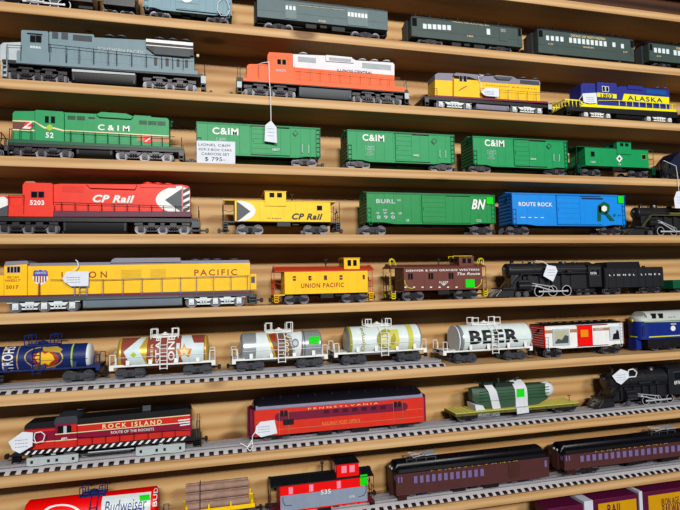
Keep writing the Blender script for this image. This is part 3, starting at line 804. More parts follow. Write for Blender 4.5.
    mr = MB(); mid = xs[len(xs)//2] if len(xs) < 4 else xs[2]
    for q in (-1, 1):
        y = q*.0245; zc2 = cyz1-cr
        mr.tube([(cyx1, y-.002*q, zc2), (cyx1+.016, y-.002*q, zc2)], .001, 6)
        mr.prism([(cyx1+.014, zc2-.001), (cyx1+.014, zc2+.0012), (mid, rz+.0018), (mid, rz-.0012)], y-.0006, y+.0006)
        mr.box(cyx1+.011, cyx1+.018, y-.0018, y+.0018, zc2-.0022, zc2+.0022)
        mr.prism([(mid, rz), (mid-.006, rz+.011), (mid-.004, rz+.0115), (mid+.002, rz)], y-.0004, y+.0008)
        mr.prism([(cyx1+.004, zc2+.007), (mid-.004, rz+.012), (mid-.004, rz+.010), (cyx1+.004, zc2+.0055)], y-.0004, y+.0008)
    mr.build('main_rod', rodm, R)
    p = MB(); px = v.X(pilotx)
    pb = bx0-.001; pz = fz+.006
    p.prism([(px, .0035), (px+.001, .0055), (px+(pb-px)*.55, pz), (pb+.008, pz), (pb+.008, .0035)], -.019, .019)
    n = 9
    for i in range(n):
        yy = -.022+.044*i/(n-1); p.tube([(px-.002+abs(yy)*.2, yy, .0035), (px+(pb-px)*.5, yy*.9, pz-.001)], .0009, 5)
    p.box(px+.002, pb+.005, -.023, .023, .0028, .0042); p.box(px+(pb-px)*.45, pb+.010, -.026, .026, pz-.003, pz+.001).box(pb+.004, pb+.014, -.020, -.010, pz, pz+.010).box(pb+.004, pb+.014, .010, .020, pz, pz+.010)
    p.build('pilot', m, R)
    # leading / trailing trucks
    def small(x, rr=.0072, name='leading_wheelset'):
        w = MB()
        for q in (-1, 1): w.lathe([(-.002, rr*.7), (-.002, rr), (.002, rr), (.002, rr*.7)], (x, q*.017, rr), 'y', 18).cyl((x, q*.0205, rr), (x, q*.0155, rr), rr*.72, seg=16)
        w.cyl((x, -.017, rr), (x, .017, rr), .0014, seg=6); w.build(name, WHEEL, R)
    for k in range(lead): small(cyx0+(cyx1-cyx0)*.5+(k-(lead-1)/2)*.022-.004)
    if trail:
        for t in trail: small(v.X(t, None, -.022), .0078, 'trailing_wheelset')
        t0 = v.X(trail[0], None, -.022); t1 = v.X(trail[-1], None, -.022)
        MB().box(t0-.013, t1+.013, -.0235, -.0205, .008, .013).box(t0-.013, t1+.013, .0205, .0235, .008, .013).build('trailing_truck', TRUCK, R)
    return dict(cx0=cx0, cx1=cx1, cz0=cz0, cz1=cz1, zc=zc, r=r)
def crescent(x, y, z, r):
    pts = [(x+r*math.cos(a), z+r*math.sin(a)) for a in [math.radians(d) for d in range(20, 161, 20)]]
    n = len(pts); vs = [(a, y-.0012, b) for a, b in pts]+[(a, y+.0012, b) for a, b in pts]
    return vs, [tuple(range(n)), tuple(range(2*n-1, n-1, -1))]+[(i, i+n, (i+1) % n+n, (i+1) % n) for i in range(n)]

def tag(name, label, polyp, Y, string=None, group=None, m=None, lines=3, strr=.0007):
    """hanging paper price tag at depth Y (offset behind the shelf fronts)"""
    pts = [P(x, y, D+Y) for x, y in polyp]; c = sum(pts, Vector())/len(pts)
    r = bpy.data.objects.new(name, None); COL.objects.link(r); r.location = c; props(r, label, 'price tag', group); r.empty_display_size = .01
    loc = [(p.x-c.x, p.z-c.z) for p in pts]
    MB().prism(loc, -.0004, .0004).build('card', m or PAPER, r)
    # printed lines following the card's slant
    k = MB(); xs = [q[0] for q in loc]; zs = [q[1] for q in loc]; w = max(xs)-min(xs); h = max(zs)-min(zs)
    for i in range(lines):
        z = h*(.12-.16*i); nn = 5
        for j in range(nn):
            a = -w*.26+w*.52*j/nn; k.box(a, a+w*.07*(1+((i*3+j*5) % 3)*.15), -.0006, -.0003, z-.0005, z+.0005)
    k.build('handwriting', PL('faint_ink', (120, 124, 150), .8), r)
    if string:
        q = [P(x, y, D+(yy if yy is not None else Y)) for x, y, yy in string]
        MB().tube([tuple(a-c) for a in q], strr, 6).build('string', STRING, r)
    return r

def track(label, shelf, xl, xr, group=None):
    z = ZT[shelf]; a, b = P(xl, 300, D+YC).x, P(xr, 300, D+YC).x
    r = bpy.data.objects.new('track', None); COL.objects.link(r); r.location = ((a+b)/2, D+YC, z); props(r, label, 'model railway track', group)
    c = (a+b)/2; h = (b-a)/2
    MB().prismx([(-.043, 0), (-.034, .0045), (.034, .0045), (.043, 0)], -h, h).build('roadbed', TRACKG, r)
    for y in (-.0165, 0, .0165):
        MB().prismx([(y-.0024, .0058), (y-.0007, .0072), (y-.0007, .0100), (y-.0015, .0106), (y-.0015, .0118), (y+.0015, .0118), (y+.0015, .0106), (y+.0007, .0100), (y+.0007, .0072), (y+.0024, .0058)], -h, h).build('rail', RAIL, r)
    n = max(3, int(2*h/.0186)); tm = MB().prismx([(-.0440, .0002), (-.0436, .0030), (-.0360, .0054), (-.0345, .0035), (.0345, .0035), (.0360, .0054), (.0436, .0030), (.0440, .0002)], -.0044, .0044).mesh('tie', TIE)
    for i in range(n):
        link('tie', tm, r, (-h+2*h*(i+.5)/n, 0, 0))
    return r
# ================================================================ SETTING
WOODS = wood('pine_shelf', (182, 136, 86), (212, 168, 114), (230, 192, 142))
WOODW = wood('pine_wall', (166, 118, 68), (204, 158, 102), (222, 184, 128), scale=.55, seed=3.)
XA, XB = -.9, 2.1
w = MB().box(XA, XB, D+DEP, D+DEP+.018, -.72, ZT[0]).build('wall_back', WOODW); w['kind'] = 'structure'
w = MB().box(XA, XB, D+DEP, D+DEP+.018, ZT[0], 1.0).build('wall_upper', wood('dark_upper_wood', (38, 22, 14), (66, 38, 24), (92, 58, 38), scale=.6)); w['kind'] = 'structure'  # wall above the top shelf, in a darker wood colour than below
SL = ['topmost pine shelf board, empty, crossing the upper right corner', 'pine shelf board carrying the dark passenger cars', 'pine shelf board carrying the orange and the grey diesel locomotives',
      'pine shelf board carrying the green C&IM locomotive and box cars', 'pine shelf board carrying the red CP Rail locomotive and the blue box car', 'pine shelf board carrying the long yellow Union Pacific locomotive',
      'pine shelf board with a short track, carrying the row of tank cars', 'pine shelf board with track carrying the Rock Island locomotive and red mail car', 'lowest visible pine shelf board with track, under the brown coaches', 'pine shelf board below the frame that carries the maroon boxes']
for i, zt in enumerate(ZT):
    o = MB().box(XA-P(0, 0, D).x*0-.4, XB, 0, DEP, -THK, 0).build('shelf_board', WOODS, bevel=.0012)
    o.location = (0, D, zt); props(o, SL[i], 'shelf', 'pine shelf boards')
o = MB().box(XA-.4, XB, 0, DEP, -THK, 0).build('shelf_board', WOODS, bevel=.0012); o.location = (0, D, ZT[0]+.1485); props(o, 'added unseen pine board above the frame, shading the empty top shelf', 'shelf', 'pine shelf boards')  # unseen extra board, added to shade the wall over the top shelf
track('grey roadbed track ending mid shelf under the four left tank cars', 6, -60, 436, 'train tracks')
track('grey roadbed track running under the Rock Island locomotive and red mail car', 7, -60, 760, 'train tracks')
track('grey roadbed track under the red caboose and brown coaches on the lowest shelf', 8, -60, 760, 'train tracks')

# ================================================================ ROW 1
v = V('steam_locomotive', 'black steam locomotive cut by the top left corner, only bright side rods showing', 'locomotive', 1, -40, 96)
d = steam(v, (-32, -34, 62), .022, (62, -38, 92), [24, 44, 64], .0125, -42, (4, -6, 20, .006), (-24, -42), [(2, -39, .009), (30, -38, .009)], trail=[86], lead=2)
v.coupler(1, 100)
v = V('tender', 'black tender behind the steam locomotive at the top left edge', 'tender', 1, 101, 137)
a = v.rect(103, -30, 135, 3, -.027); MB().box(a[0], a[1], -.027, .027, .019, a[3]).build('body', SOOT, v.root, .001)
MB().box(a[0]+.004, a[1]-.004, -.02, .02, a[3]-.002, a[3]+.006).build('coal_load', BLACK, v.root); v.truck(103, 117, 'freight'); v.truck(120, 134, 'freight'); v.coupler(1, 138); v.coupler(-1, 100)
v = V('box_car', 'pale blue-grey box car cut by the top edge, white round emblem', 'box car', 1, 143, 232)
boxcar(v, 143.5, -30, 231.5, 15.5, CARGREY, CARGREY, [(150, 170), (207, 228)], door=(176, 200, 176, 222), ladm=CARGREY, panels=10)
cc = [(187+6*math.cos(t), -2+4.5*math.sin(t)) for t in [i*math.pi/10 for i in range(20)]]
v.decal('emblem', [cc], .0318, WHITE)
r = tag('price_tag', 'white string loop with tag hanging on the pale grey box car, top edge', [(219, -16), (228, -16), (229, -4), (224, -1), (218, -4)], .003,
        [(224, -3, None), (218, 3, None), (217, 10, None), (221, 15.5, None), (227, 15.5, None), (230, 10, None), (228, 3, None), (224, -3, None)])

v = V('baggage_car', 'dark grey baggage car with two windowed doors, left of the green coaches', 'passenger car', 1, 255, 390)
x0, x1, z0, z1 = passenger(v, 257, -3.5, 388, 30.3, BAGG, BLACK, [(265, 293), (352, 380)], roofz=.011, kind='pass3', vents=9)
for xa, ya, xb, yb in ((285, 3.5, 296.5, 19.5), (347, 9, 368, 27)):
    o = v.drect('baggage_door', [(xa, ya, xb, yb)], .0305, PL('door_grey', (112, 130, 134)), t=.0008)
v.windows(3, 286.8, 7.6, 294.3, 8.4, 1.8, 3.4, .0313, WHITE); v.windows(6, 349, 14.3, 366, 16.2, 2, 3.8, .0313, WHITE)
v.drect('letter_board', [(298, 4.2, 345, 9.5)], .0305, BAGG, t=.0006)
v.text('CHICAGO AND NORTH WESTERN', 298, 4.6, 344, 10.6, .0312, CREAM, bold=.01); v.text('8708', 318.5, 20, 325.5, 22.6, .0312, CREAM)
v.drect('belt_rail', [(257, 1.5, 285, 4.5), (257, 10, 285, 13), (297, 13.5, 347, 18.5), (368, 13.2, 388, 16), (368, 22, 388, 25)], .0305, DGREY, t=.0002) if False else None

def olive_coach(lbl, xl, yt, xr, yb, trucks, wins, texts, doors, vents=8):
    v = V('passenger_coach', lbl, 'passenger car', 1, xl, xr, group=None)
    passenger(v, xl, yt, xr, yb, OLIVEG, BLACK, trucks, roofz=.014, kind='pass3', vents=vents, endm=DGREY)
    for n, xa, ya, xb, yb_, w_, h_, m in wins: v.windows(n, xa, ya, xb, yb_, w_, h_, .0305, m)
    for t in texts: v.text(t[0], *t[1:5], .0306, CREAM, bold=.01)
    for xa, ya, xb, yb_ in doors:
        o = v.drect('vestibule_door', [(xa, ya, xb, yb_)], .0303, OLIVEG, t=.0006)
        v.drect('pane', [(xa+.6, ya+.5, xb-.6, ya+(yb_-ya)*.48)], .0312, GLASS, parent=o)
    return v
v = olive_coach('dark green combine coach with six pale windows and a baggage door', 411, 16.3, 522.5, 47.5, [(419, 443), (490, 512)],
    [(6, 424.7, 26.3, 449, 27.8, 3.2, 4.4, LGLASS), (1, 488.3, 31.8, 488.3, 31.8, 3, 5.4, LGLASS), (2, 501.7, 30.4, 504.3, 30.7, 1.2, 2.2, LGLASS)],
    [('CHICAGO AND NORTH WESTERN', 452, 20.6, 489, 26.3), ('7409', 467, 35.2, 473, 37.4)], [(411.5, 17, 417.5, 36), (517.5, 28, 521.5, 45)])
v.drect('baggage_door', [(499, 27.2, 508, 41.5)], .0303, OLIVEG, t=.0006)
v = olive_coach('dark green coach with nine pale windows, second of the green coaches', 537.5, 28.7, 634.5, 62, [(544, 565), (609, 629)],
    [(4, 547.5, 38, 561.8, 39.3, 2.6, 4.2, LGLASS), (9, 570.5, 40.3, 605, 44, 2.5, 4.6, LGLASS), (1, 613.8, 44.8, 613.8, 44.8, 2.6, 4, LGLASS), (1, 622.3, 46.3, 622.3, 46.3, 2.4, 4, LGLASS)],
    [('CHICAGO AND NORTH WESTERN', 570.5, 34.2, 605, 40.5), ('6120', 548, 43, 553, 45), ('DEARBORN', 583, 46.2, 593.5, 48.8), ('6120', 623, 51, 627.3, 53)], [(538, 29.5, 543.3, 45), (630, 40, 634, 56)], vents=12)
v = olive_coach('dark green coach cut by the right frame edge on the top train row', 648.5, 42.5, 730, 68.5, [(655, 672), (704, 722)],
    [(4, 655.3, 50.2, 667.6, 51.6, 2.4, 4.2, LGLASS), (9, 675, 52.8, 708, 57, 2.6, 4.6, LGLASS)],
    [('CHICAGO AND NORTH WESTERN', 676, 47, 708, 53), ('6134', 656.5, 55.2, 661, 57.2)], [(649, 43.3, 653, 58)], vents=10)

# ================================================================ hood-unit helpers
def cabwin(v, rects, hw, m=GLASS, frame=None):
    for r_ in rects:
        o = v.drect('cab_window', [(r_[0]-.5, r_[1]-.5, r_[2]+.5, r_[3]+.5)], hw, frame or DGREY, t=.0003)
        v.drect('pane', [r_], hw+.0003, m, parent=o, t=.0003)
def grille(v, xl, yt, xr, yb, hw, m, n=7):
    x0, x1, z0, z1 = v.rect(xl, yt, xr, yb, -hw); b = MB().box(x0, x1, -hw-.0004, hw+.0004, z0, z1)
    for i in range(n):
        z = z0+(z1-z0)*(i+.5)/n; b.box(x0, x1, -hw-.001, hw+.001, z-.0003, z+.0003)
    return b.build('grille', m, v.root)
def doors(v, xa, xb, ya, yb, h, n, hw, m, dm):
    """thin raised hood doors from pixel xa,ya (top) sloping to xb,yb, h px tall; one mesh"""
    b = MB()
    for i in range(n):
        t = (i+.5)/n; x = xa+(xb-xa)*t; y = ya+(yb-ya)*t; w = (xb-xa)/n*.42
        x0 = v.pt(x-w, y, -hw)[0]; x1 = v.pt(x+w, y, -hw)[0]; z1 = v.pt(x, y, -hw)[1]; z0 = v.pt(x, y+h, -hw)[1]
        b.box(x0, x1, -hw-.0004, hw+.0004, z0, z1).box(x1-.0012, x1-.0004, -hw-.0009, hw+.0009, (z0+z1)/2-.001, (z0+z1)/2+.001)
    return b.build('hood_doors', m, v.root)
def deckz(v, x, y): return v.pt(x, y)[1]

# ================================================================ ROW 2
v = V('diesel_locomotive', 'slate grey six-axle diesel locomotive with low nose, far left of its shelf', 'locomotive', 2, 4, 203)
H = .0205
v.box('frame', 2, 59, 203, 77.5, .029, BLACK)
v.prism('walkway_side', [(16, 60), (198, 70.5), (198, 74.6), (66, 66.2), (16, 62.8)], .0296, GREY)
v.prism('cab', [(21, 31.2), (22, 29.8), (47.5, 31.2), (48.3, 33), (48.3, 64), (21, 62)], .027, GREY)
v.prism('cab_side_panel', [(17, 50.2), (66, 53.5), (66, 65), (17, 62)], .0285, GREY)
v.prism('nose', [(0, 45), (3, 42.5), (21, 42), (21, 62), (0, 61)], .022, LGREY)
v.prism('long_hood', [(49, 31.5), (93.5, 34.3), (94.5, 37.3), (146, 40), (193.5, 43.5), (194.5, 71), (49, 65)], H, GREY)
v.prism('radiator', [(146, 38.6), (193.7, 42.6), (193.7, 56), (153, 52.5), (146, 47)], .0265, BLACK)
v.decal('roof_stripe', [[(146, 38.8), (193, 42.8), (193, 46), (146, 41.8)], [(146, 44.6), (193, 48.4), (193, 49.2), (146, 45.4)]], .0265, WHITE)
grille(v, 154, 47, 190, 57, .0268, DGREY)
for r_ in ((52.3, 32, 58.2, 39), (61.5, 32.6, 68, 39.8)): grille(v, *r_, H, DGREY, 5)
grille(v, 73, 34.6, 92, 42, H, DGREY, 6)
doors(v, 96, 152, 45, 49, 17, 11, H, GREY, GREY); doors(v, 50, 94, 44, 46, 14, 7, H, GREY, GREY)
v.drect('hood_vent', [(154, 57.5, 157.3, 65.8), (165.5, 58.2, 168.8, 66.6), (176.6, 59, 179.6, 67.3), (185, 59.7, 188, 68)], H, BLACK)
cabwin(v, [(30.5, 35.6, 35, 42.2), (36.2, 35.8, 41, 42.5)], .027, frame=BLACK)
v.drect('sun_shade', [(27.5, 33.3, 42.5, 35.2)], .027, BLACK, t=.003)
v.text('8886', 30.3, 45.6, 41, 49, .0272, WHITE, bold=.03)
v.text('SOUTHERN PACIFIC', 98, 47, 145, 54.5, H+.0005, LGREY, bold=.02)
v.rail([50, 66, 79, 93.5, 108, 116.5, 131.5, 146, 161.5, 172.5, 183], 44.5, 58.5, deckz(v, 100, 66), ends=(48, 193)); v.rail([7, 21], 45, 45.5, deckz(v, 10, 62))
v.truck(7, 67, 'loco3'); v.truck(143, 196, 'loco3')
v.fueltank(72, 66.2, 136, .006, BLACK); v.drect('tank_sill', [(72, 66.3, 135, 75.2)], .0262, LGREY) if False else v.decal('tank_sill', [[(72, 66.3), (135, 70.3), (135, 75.2), (72, 71.4)]], .0252, LGREY)
v.pilot(1, 206, deckz(v, 200, 74), BLACK, stepm=LGREY); v.pilot(-1, 1, deckz(v, 2, 60), LGREY); v.coupler(1, 210); v.rail([204.5], 60.8, 61, deckz(v, 204, 76), m=BLACK)
v.fans([(110, 37), (122, 37.6), (160, 39.5), (173, 40.6), (186, 41.5)], 0); v.horn(88, 31)
MB().cyl((v.X(199), -.003, v.pt(195, 50)[1]), (v.X(196.5), -.003, v.pt(195, 50)[1]), .0035, seg=12).build('headlight', CREAM, v.root)

v = V('diesel_locomotive', 'orange diesel locomotive with white upper hood, ILLINOIS CENTRAL lettering', 'locomotive', 2, 236, 410)
v.box('frame', 238, 77, 408, 93.5, .029, BLACK)
v.prism('walkway_side', [(243, 77.2), (405, 87.2), (405, 92), (243, 80.6)], .0296, ORANGE)
v.prism('nose', [(247, 65.5), (249, 64), (268, 64), (268, 80), (246.5, 79)], .021, ORANGE)
v.prism('cab', [(267.5, 55), (269, 52), (292.5, 53.4), (293, 82), (267.5, 80)], .0275, ORANGE)
v.prism('cab_side_panel', [(259, 65), (295, 66.5), (295, 82), (259, 79.5)], .0285, ORANGE)
v.prism('long_hood', [(293, 66), (394.5, 74.5), (394.5, 91), (293, 83)], .0215, ORANGE)
v.prism('upper_hood', [(292.8, 54), (326, 55.5), (352, 58), (356, 60.3), (393, 62.6), (394.5, 64.5), (394.5, 75.4), (293, 67.2)], .0217, ICWH)
v.prism('dynamic_brake', [(326, 54.8), (352, 57.2), (354, 63), (326, 61)], .0245, ICWH)
grille(v, 298, 56.5, 316, 63.2, .0217, LGREY); grille(v, 362, 62.7, 391, 70.5, .0217, LGREY); grille(v, 329, 57.2, 351, 62.2, .0245, LGREY, 4)
doors(v, 296, 392, 68.5, 76, 11, 18, .0215, ORANGE, ORANGE)
cabwin(v, [(277.3, 59.2, 281, 64.4), (282.3, 59.5, 286, 64.7)], .0275, frame=TAN); MB().prismx([(-.024, v.pt(267, 62)[1]), (-.024, v.pt(267, 56)[1]), (.024, v.pt(267, 56)[1]), (.024, v.pt(267, 62)[1])], v.X(267.2)-.0008, v.X(267.2)+.001).build('windshield', GLASS, v.root)
v.text('6030', 276, 68.6, 286, 72.2, .0287, LGREY, bold=.02)
v.text('ILLINOIS CENTRAL', 337, 68.8, 372.5, 74.2, .0222, NAVYTXT, bold=.015)
v.rail([300, 311, 321, 331, 341, 351, 361, 371, 381, 390], 69.5, 78, deckz(v, 340, 85), m=TAN, r=.0005, ends=(294, 400))
v.truck(244, 296, 'loco3'); v.truck(352.5, 403, 'loco3'); v.fueltank(299, 84, 351.5, .006, DGREY)
v.pilot(-1, 237, deckz(v, 240, 80), BLACK, stepm=LGREY); v.pilot(1, 409, deckz(v, 405, 91.5), BLACK, stepm=LGREY); v.coupler(-1, 232); v.coupler(1, 413)
v.rail([237.5, 240], 67, 67, deckz(v, 240, 80), m=DGREY); v.rail([404, 406.5], 84, 82, deckz(v, 404, 91), m=DGREY)
v.fans([(303, 54.5), (362, 60.6), (374, 61.4), (386, 62)], 0, m=LGREY)
MB().cyl((v.X(246.8), -.004, v.pt(247, 71)[1]), (v.X(249), -.004, v.pt(247, 71)[1]), .003, seg=12).cyl((v.X(246.8), .004, v.pt(247, 71)[1]), (v.X(249), .004, v.pt(247, 71)[1]), .003, seg=12).build('headlight', CREAM, v.root)

v = V('diesel_locomotive', 'short yellow and grey diesel locomotive with a tag on its hood, UNION PACIFIC lettering', 'locomotive', 2, 421, 552)
v.box('frame', 424, 96, 550, 108, .029, BLACK)
v.prism('walkway_side', [(434, 95), (480, 97.5), (516, 99.8), (548, 101.5), (548, 103.5), (434, 97)], .0296, MAROON)
v.prism('short_hood', [(435, 79.6), (454.5, 80.5), (454.5, 97), (435, 95.5)], .021, UPY)
v.prism('short_hood_roof', [(435, 74.5), (438, 72.8), (453.5, 73.2), (454.5, 80.8), (435, 79.8)], .0212, UPG)
v.prism('cab', [(454, 78.5), (479.5, 80.5), (479.5, 98.5), (454, 97)], .0275, UPY)
v.prism('cab_roof', [(454, 74), (456, 72.6), (478, 74.5), (479.5, 76), (479.5, 80.7), (470, 77), (454, 75.5)], .0277, UPG)
v.prism('long_hood', [(479, 81.5), (540, 85.5), (540, 101.5), (479, 98.5)], .021, UPY)
v.prism('hood_roof', [(479, 76), (494, 75.8), (497, 75), (513, 76.5), (517, 78.9), (539, 80.2), (540.3, 82), (540.3, 85.8), (479, 81.8)], .0214, UPG)
v.prism('dynamic_brake', [(494, 76.2), (513, 77.4), (510, 80), (498, 79.5)], .025, DGREY); grille(v, 520, 80, 539, 85.2, .0214, DGREY, 5)
cabwin(v, [(459.6, 75.8, 462, 81.2), (463.6, 76, 466.4, 81.5)], .0276, frame=UPG)
doors(v, 482, 539, 89, 91.5, 7.5, 6, .021, UPY, UPY)
v.text('UNION PACIFIC', 486, 84.6, 537, 89.6, .0216, UPRED, bold=.01, spacing=1.2); v.decal('red_slash', [[(458.5, 90.4), (461, 88.6), (466.6, 85.6), (467, 86.4), (461.6, 89.4), (459, 91)]], .0276, UPRED)
v.rail([481.5, 499.5, 508, 518, 527.5, 536], 88.5, 92.5, deckz(v, 510, 100), m=DGREY, r=.0005, ends=(480, 546)); v.rail([429, 437], 88, 88.5, deckz(v, 437, 97), m=DGREY)
v.truck(437, 472, 'loco2', SILVER); v.truck(511, 543, 'loco2', SILVER); v.fueltank(476, 100.5, 509, .006, UPG); 
v.pilot(-1, 425, deckz(v, 430, 97), BLACK, stepm=DGREY); v.pilot(1, 552, deckz(v, 548, 103), BLACK, stepm=LGREY); v.coupler(-1, 421); v.coupler(1, 555)
v.horn(481, 75, STEEL, -.01); v.fans([(487, 75.6), (522, 78.8), (534, 79.8)], 0)
tag('price_tag', 'white tag lying against the hood of the short yellow and grey locomotive', [(481, 92), (486, 87.4), (498.8, 88.6), (498.8, 97), (487, 96), (484, 95)], .0035, [(481.5, 92, None), (481, 84, None), (478, 77, None), (484, 75, None)])

v = V('diesel_locomotive', 'blue and yellow diesel locomotive with white trucks, ALASKA lettering', 'locomotive', 2, 568, 681)
v.box('frame', 566, 104, 678, 118, .029, BLACK)
v.prism('walkway_side', [(581, 103.8), (676, 109.6), (676, 112), (581, 106.5)], .0296, AKYEL)
v.prism('body', [(581, 84.5), (583, 82.8), (597, 83.5), (597, 105.5), (581, 104.5)], .022, AKBLUE)
v.prism('cab', [(597, 82), (616, 83.2), (617, 85), (617, 106.5), (597, 105.5)], .0275, AKBLUE)
v.prism('long_hood', [(617, 87.5), (620, 86), (668, 89.6), (669.5, 91.5), (669.5, 110), (617, 106.5)], .022, AKBLUE)
v.prism('dynamic_brake', [(628, 85.2), (643, 86.2), (643, 90), (628, 89)], .0245, AKBLUE)
v.decal('livery_stripe', [[(624, 93.8), (669, 97.3), (669, 104.4), (622, 101.2)]], .0223, AKYEL)
v.decal('livery_stripe', [[(597, 92.6), (616.5, 94.3), (616.5, 98.6), (597, 96.8)], [(581, 101), (597, 102.3), (597, 105), (581, 104)]], .0277, AKYEL)
v.text('1803', 600.5, 93.4, 613, 98.2, .0284, NAVYTXT, bold=.03); v.text('ALASKA', 627.5, 95.4, 662.5, 102.8, .023, NAVYTXT, bold=.025, spacing=1.15)
cabwin(v, [(602.5, 86.5, 605, 91.3), (606, 86.8, 608.5, 91.6)], .0275, m=GLASS, frame=WHITE)
grille(v, 646, 89.5, 666, 95, .0222, BLUED, 5); doors(v, 584, 596, 86, 86.8, 14, 3, .022, AKBLUE, AKBLUE)
v.rail([619, 626, 632.5, 639, 646, 652.5, 659.5, 666, 672], 100.5, 104.3, deckz(v, 640, 107), m=AKYEL, r=.0008, ends=(598, 676))
fp = MB(); xa, xb = v.X(566), v.X(581)
for q in (-1, 1):
    for k in range(5): fp.cyl((xa+(xb-xa)*k/4, q*.028, .027), (xa+(xb-xa)*k/4, q*.028, .045), .0012, seg=6)
    fp.box(xa, xb, q*.028-.0008, q*.028+.0008, .027, .030).box(xa, xb, q*.028-.0008, q*.028+.0008, .043, .046)
for k in range(6): fp.cyl((xa, -.028+.056*k/5, .027), (xa, -.028+.056*k/5, .045), .0012, seg=6)
fp.box(xa-.0008, xa+.0008, -.028, .028, .027, .030).box(xa-.0008, xa+.0008, -.028, .028, .043, .046); fp.build('end_railing', AKYEL, v.root)
v.truck(583, 611.5, 'loco2', WHITE); v.truck(646, 673, 'loco2', WHITE); v.fueltank(616, 108.5, 643, .007, BLACK)
v.pilot(-1, 567, .027, BLACK); v.pilot(1, 681, .026, BLACK); v.coupler(-1, 562); v.coupler(1, 684); v.horn(622, 87.5, STEEL, -.012); v.fans([(656, 88.5), (664, 89)], 0, m=AKBLUE)
tag('price_tag', 'white tag covering the nose side of the blue and yellow locomotive', [(582.3, 93.5), (596.3, 92.8), (597, 103), (590, 103.6), (583.5, 102)], .003, [(583, 94, None), (579, 100, None), (582, 104, None), (586, 103, None)])

# ================================================================ ROW 3
v = V('diesel_locomotive', 'green diesel locomotive number 52 with spaced C&IM lettering', 'locomotive', 3, 9, 182)
v.box('frame', 9, 142, 182, 152.5, .029, BLACK)
v.prism('walkway_side', [(8, 138.6), (182, 147.2), (182, 149.8), (8, 142.6)], .0296, DGREEN)
v.prism('short_hood', [(12.5, 113.5), (14.5, 111), (35, 111), (35, 140), (12.5, 139)], .021, GREEN)
v.prism('cab', [(35, 110.5), (36, 109.8), (63, 111.5), (64, 113), (64, 143), (35, 141)], .0275, GREEN)
v.prism('long_hood', [(64, 112.3), (97, 113.8), (151, 117), (167, 118), (169, 120), (169, 147), (64, 142.5)], .021, GREEN)
v.prism('dynamic_brake', [(96, 114.2), (101, 111.8), (126, 113.4), (133, 116.2), (131, 119), (99, 117)], .0255, GREEN)
v.prism('exhaust_hatch', [(134, 115), (151, 116), (151, 118.8), (134, 117.8)], .017, GREEN)
grille(v, 67.6, 115.6, 75.5, 119.8, .021, DGREEN, 4); grille(v, 77, 116, 85, 120.4, .021, DGREEN, 4); v.drect('intake', [(88.3, 116.8, 95, 119.2)], .021, BLACK)
for a in ((139, 120.3, 147, 124.7), (148, 120.8, 156.5, 125.2), (157.5, 121.2, 165.5, 125.8)): grille(v, *a, .021, DGREEN, 4)
doors(v, 65, 168, 121.5, 127, 18, 18, .021, GREEN, GREEN)
v.decal('livery_stripe', [[(64, 130), (169, 135.6), (169, 136.8), (64, 131.4)]], .0217, CREAM); v.decal('livery_stripe', [[(12.6, 120.3), (35, 121), (35, 122.3), (12.6, 121.4)], [(12.6, 129), (35, 130), (35, 131.2), (12.6, 130.2)]], .0212, CREAM)
v.decal('livery_stripe', [[(35, 121), (37, 122.8), (45, 127), (54, 127.4), (64, 130), (64, 131.6), (54, 129), (44, 128.6), (35, 122.3)]], .0277, CREAM)
v.decal('livery_block', [[(12.7, 121.5), (31, 122), (34.5, 125.5), (31, 129.5), (12.7, 129)]], .0211, BROWN); v.decal('livery_block', [[(137, 135.6), (169, 137.6), (169, 142.8), (137, 141)]], .0216, TAN)
v.decal('livery_block', [[(25.5, 121.8), (31.5, 122.2), (31.5, 129), (23.5, 128.5)]], .0216, BRED); v.decal('livery_block', [[(144, 136.6), (151.5, 137), (151.5, 143), (144, 142.6)]], .0222, BRED)
v.decal('livery_slash', [[(22, 128.4), (24.5, 128.6), (32.5, 122.2), (30.5, 122)], [(24.5, 128.6), (30, 129), (31.5, 127), (27, 126.8)]], .022, WHITE); v.decal('livery_slash', [[(144.4, 141.5), (145.8, 141.8), (151.4, 138), (150.4, 137.4)]], .0226, WHITE)
cc = [(49.7+3*math.cos(t), 127.6+3*math.sin(t)) for t in [i*math.pi/8 for i in range(16)]]; v.decal('emblem', [cc], .0281, LIME)
cabwin(v, [(45, 116, 48.8, 123), (51, 116.3, 55, 123.3)], .0275, frame=GREEN)
v.text('52', 45.8, 132.3, 53.6, 138.2, .0278, WHITE, bold=.05); v.text('C&IM', 98, 124.3, 129.5, 131.6, .0216, WHITE, bold=.05, spacing=1.45)
v.rail([20, 31], 129.3, 129.8, deckz(v, 20, 140)); v.rail([70.5, 83.5, 95, 107.5, 119, 130.5, 141, 151.5, 162], 131.5, 136.8, deckz(v, 110, 145), ends=(65, 175))
v.rail([9.5, 12], 129, 129, deckz(v, 10, 140)); v.rail([181.5], 138, 138, deckz(v, 180, 148))
v.truck(9, 72, 'loco3'); v.truck(115.5, 173, 'loco3'); v.fueltank(76, 144.5, 113, .008, BLACK)
v.pilot(1, 184, deckz(v, 182, 149), BLACK, stepm=DGREY); v.pilot(-1, 7.5, deckz(v, 9, 141), BLACK); v.coupler(1, 189); v.coupler(-1, 3); v.horn(60, 109)
for x, s in ((12, -1), (170, 1)): MB().cyl((v.X(x), -.003, v.pt(x, 118)[1]), (v.X(x)+s*.004, -.003, v.pt(x, 118)[1]), .003, seg=12).box(v.X(x)-.001, v.X(x)+s*.001+.001, .006, .014, v.pt(x, 121)[1], v.pt(x, 116)[1]).build('headlight', DGREEN, v.root)
v = V('flat_car', 'black railed end of a car cut by the left frame edge beside green locomotive 52', 'flat car', 3, -60, 2)
v.box('deck', -60, 141, 1, 147, .028, BLACK); rr = MB(); xr_ = v.X(6); 
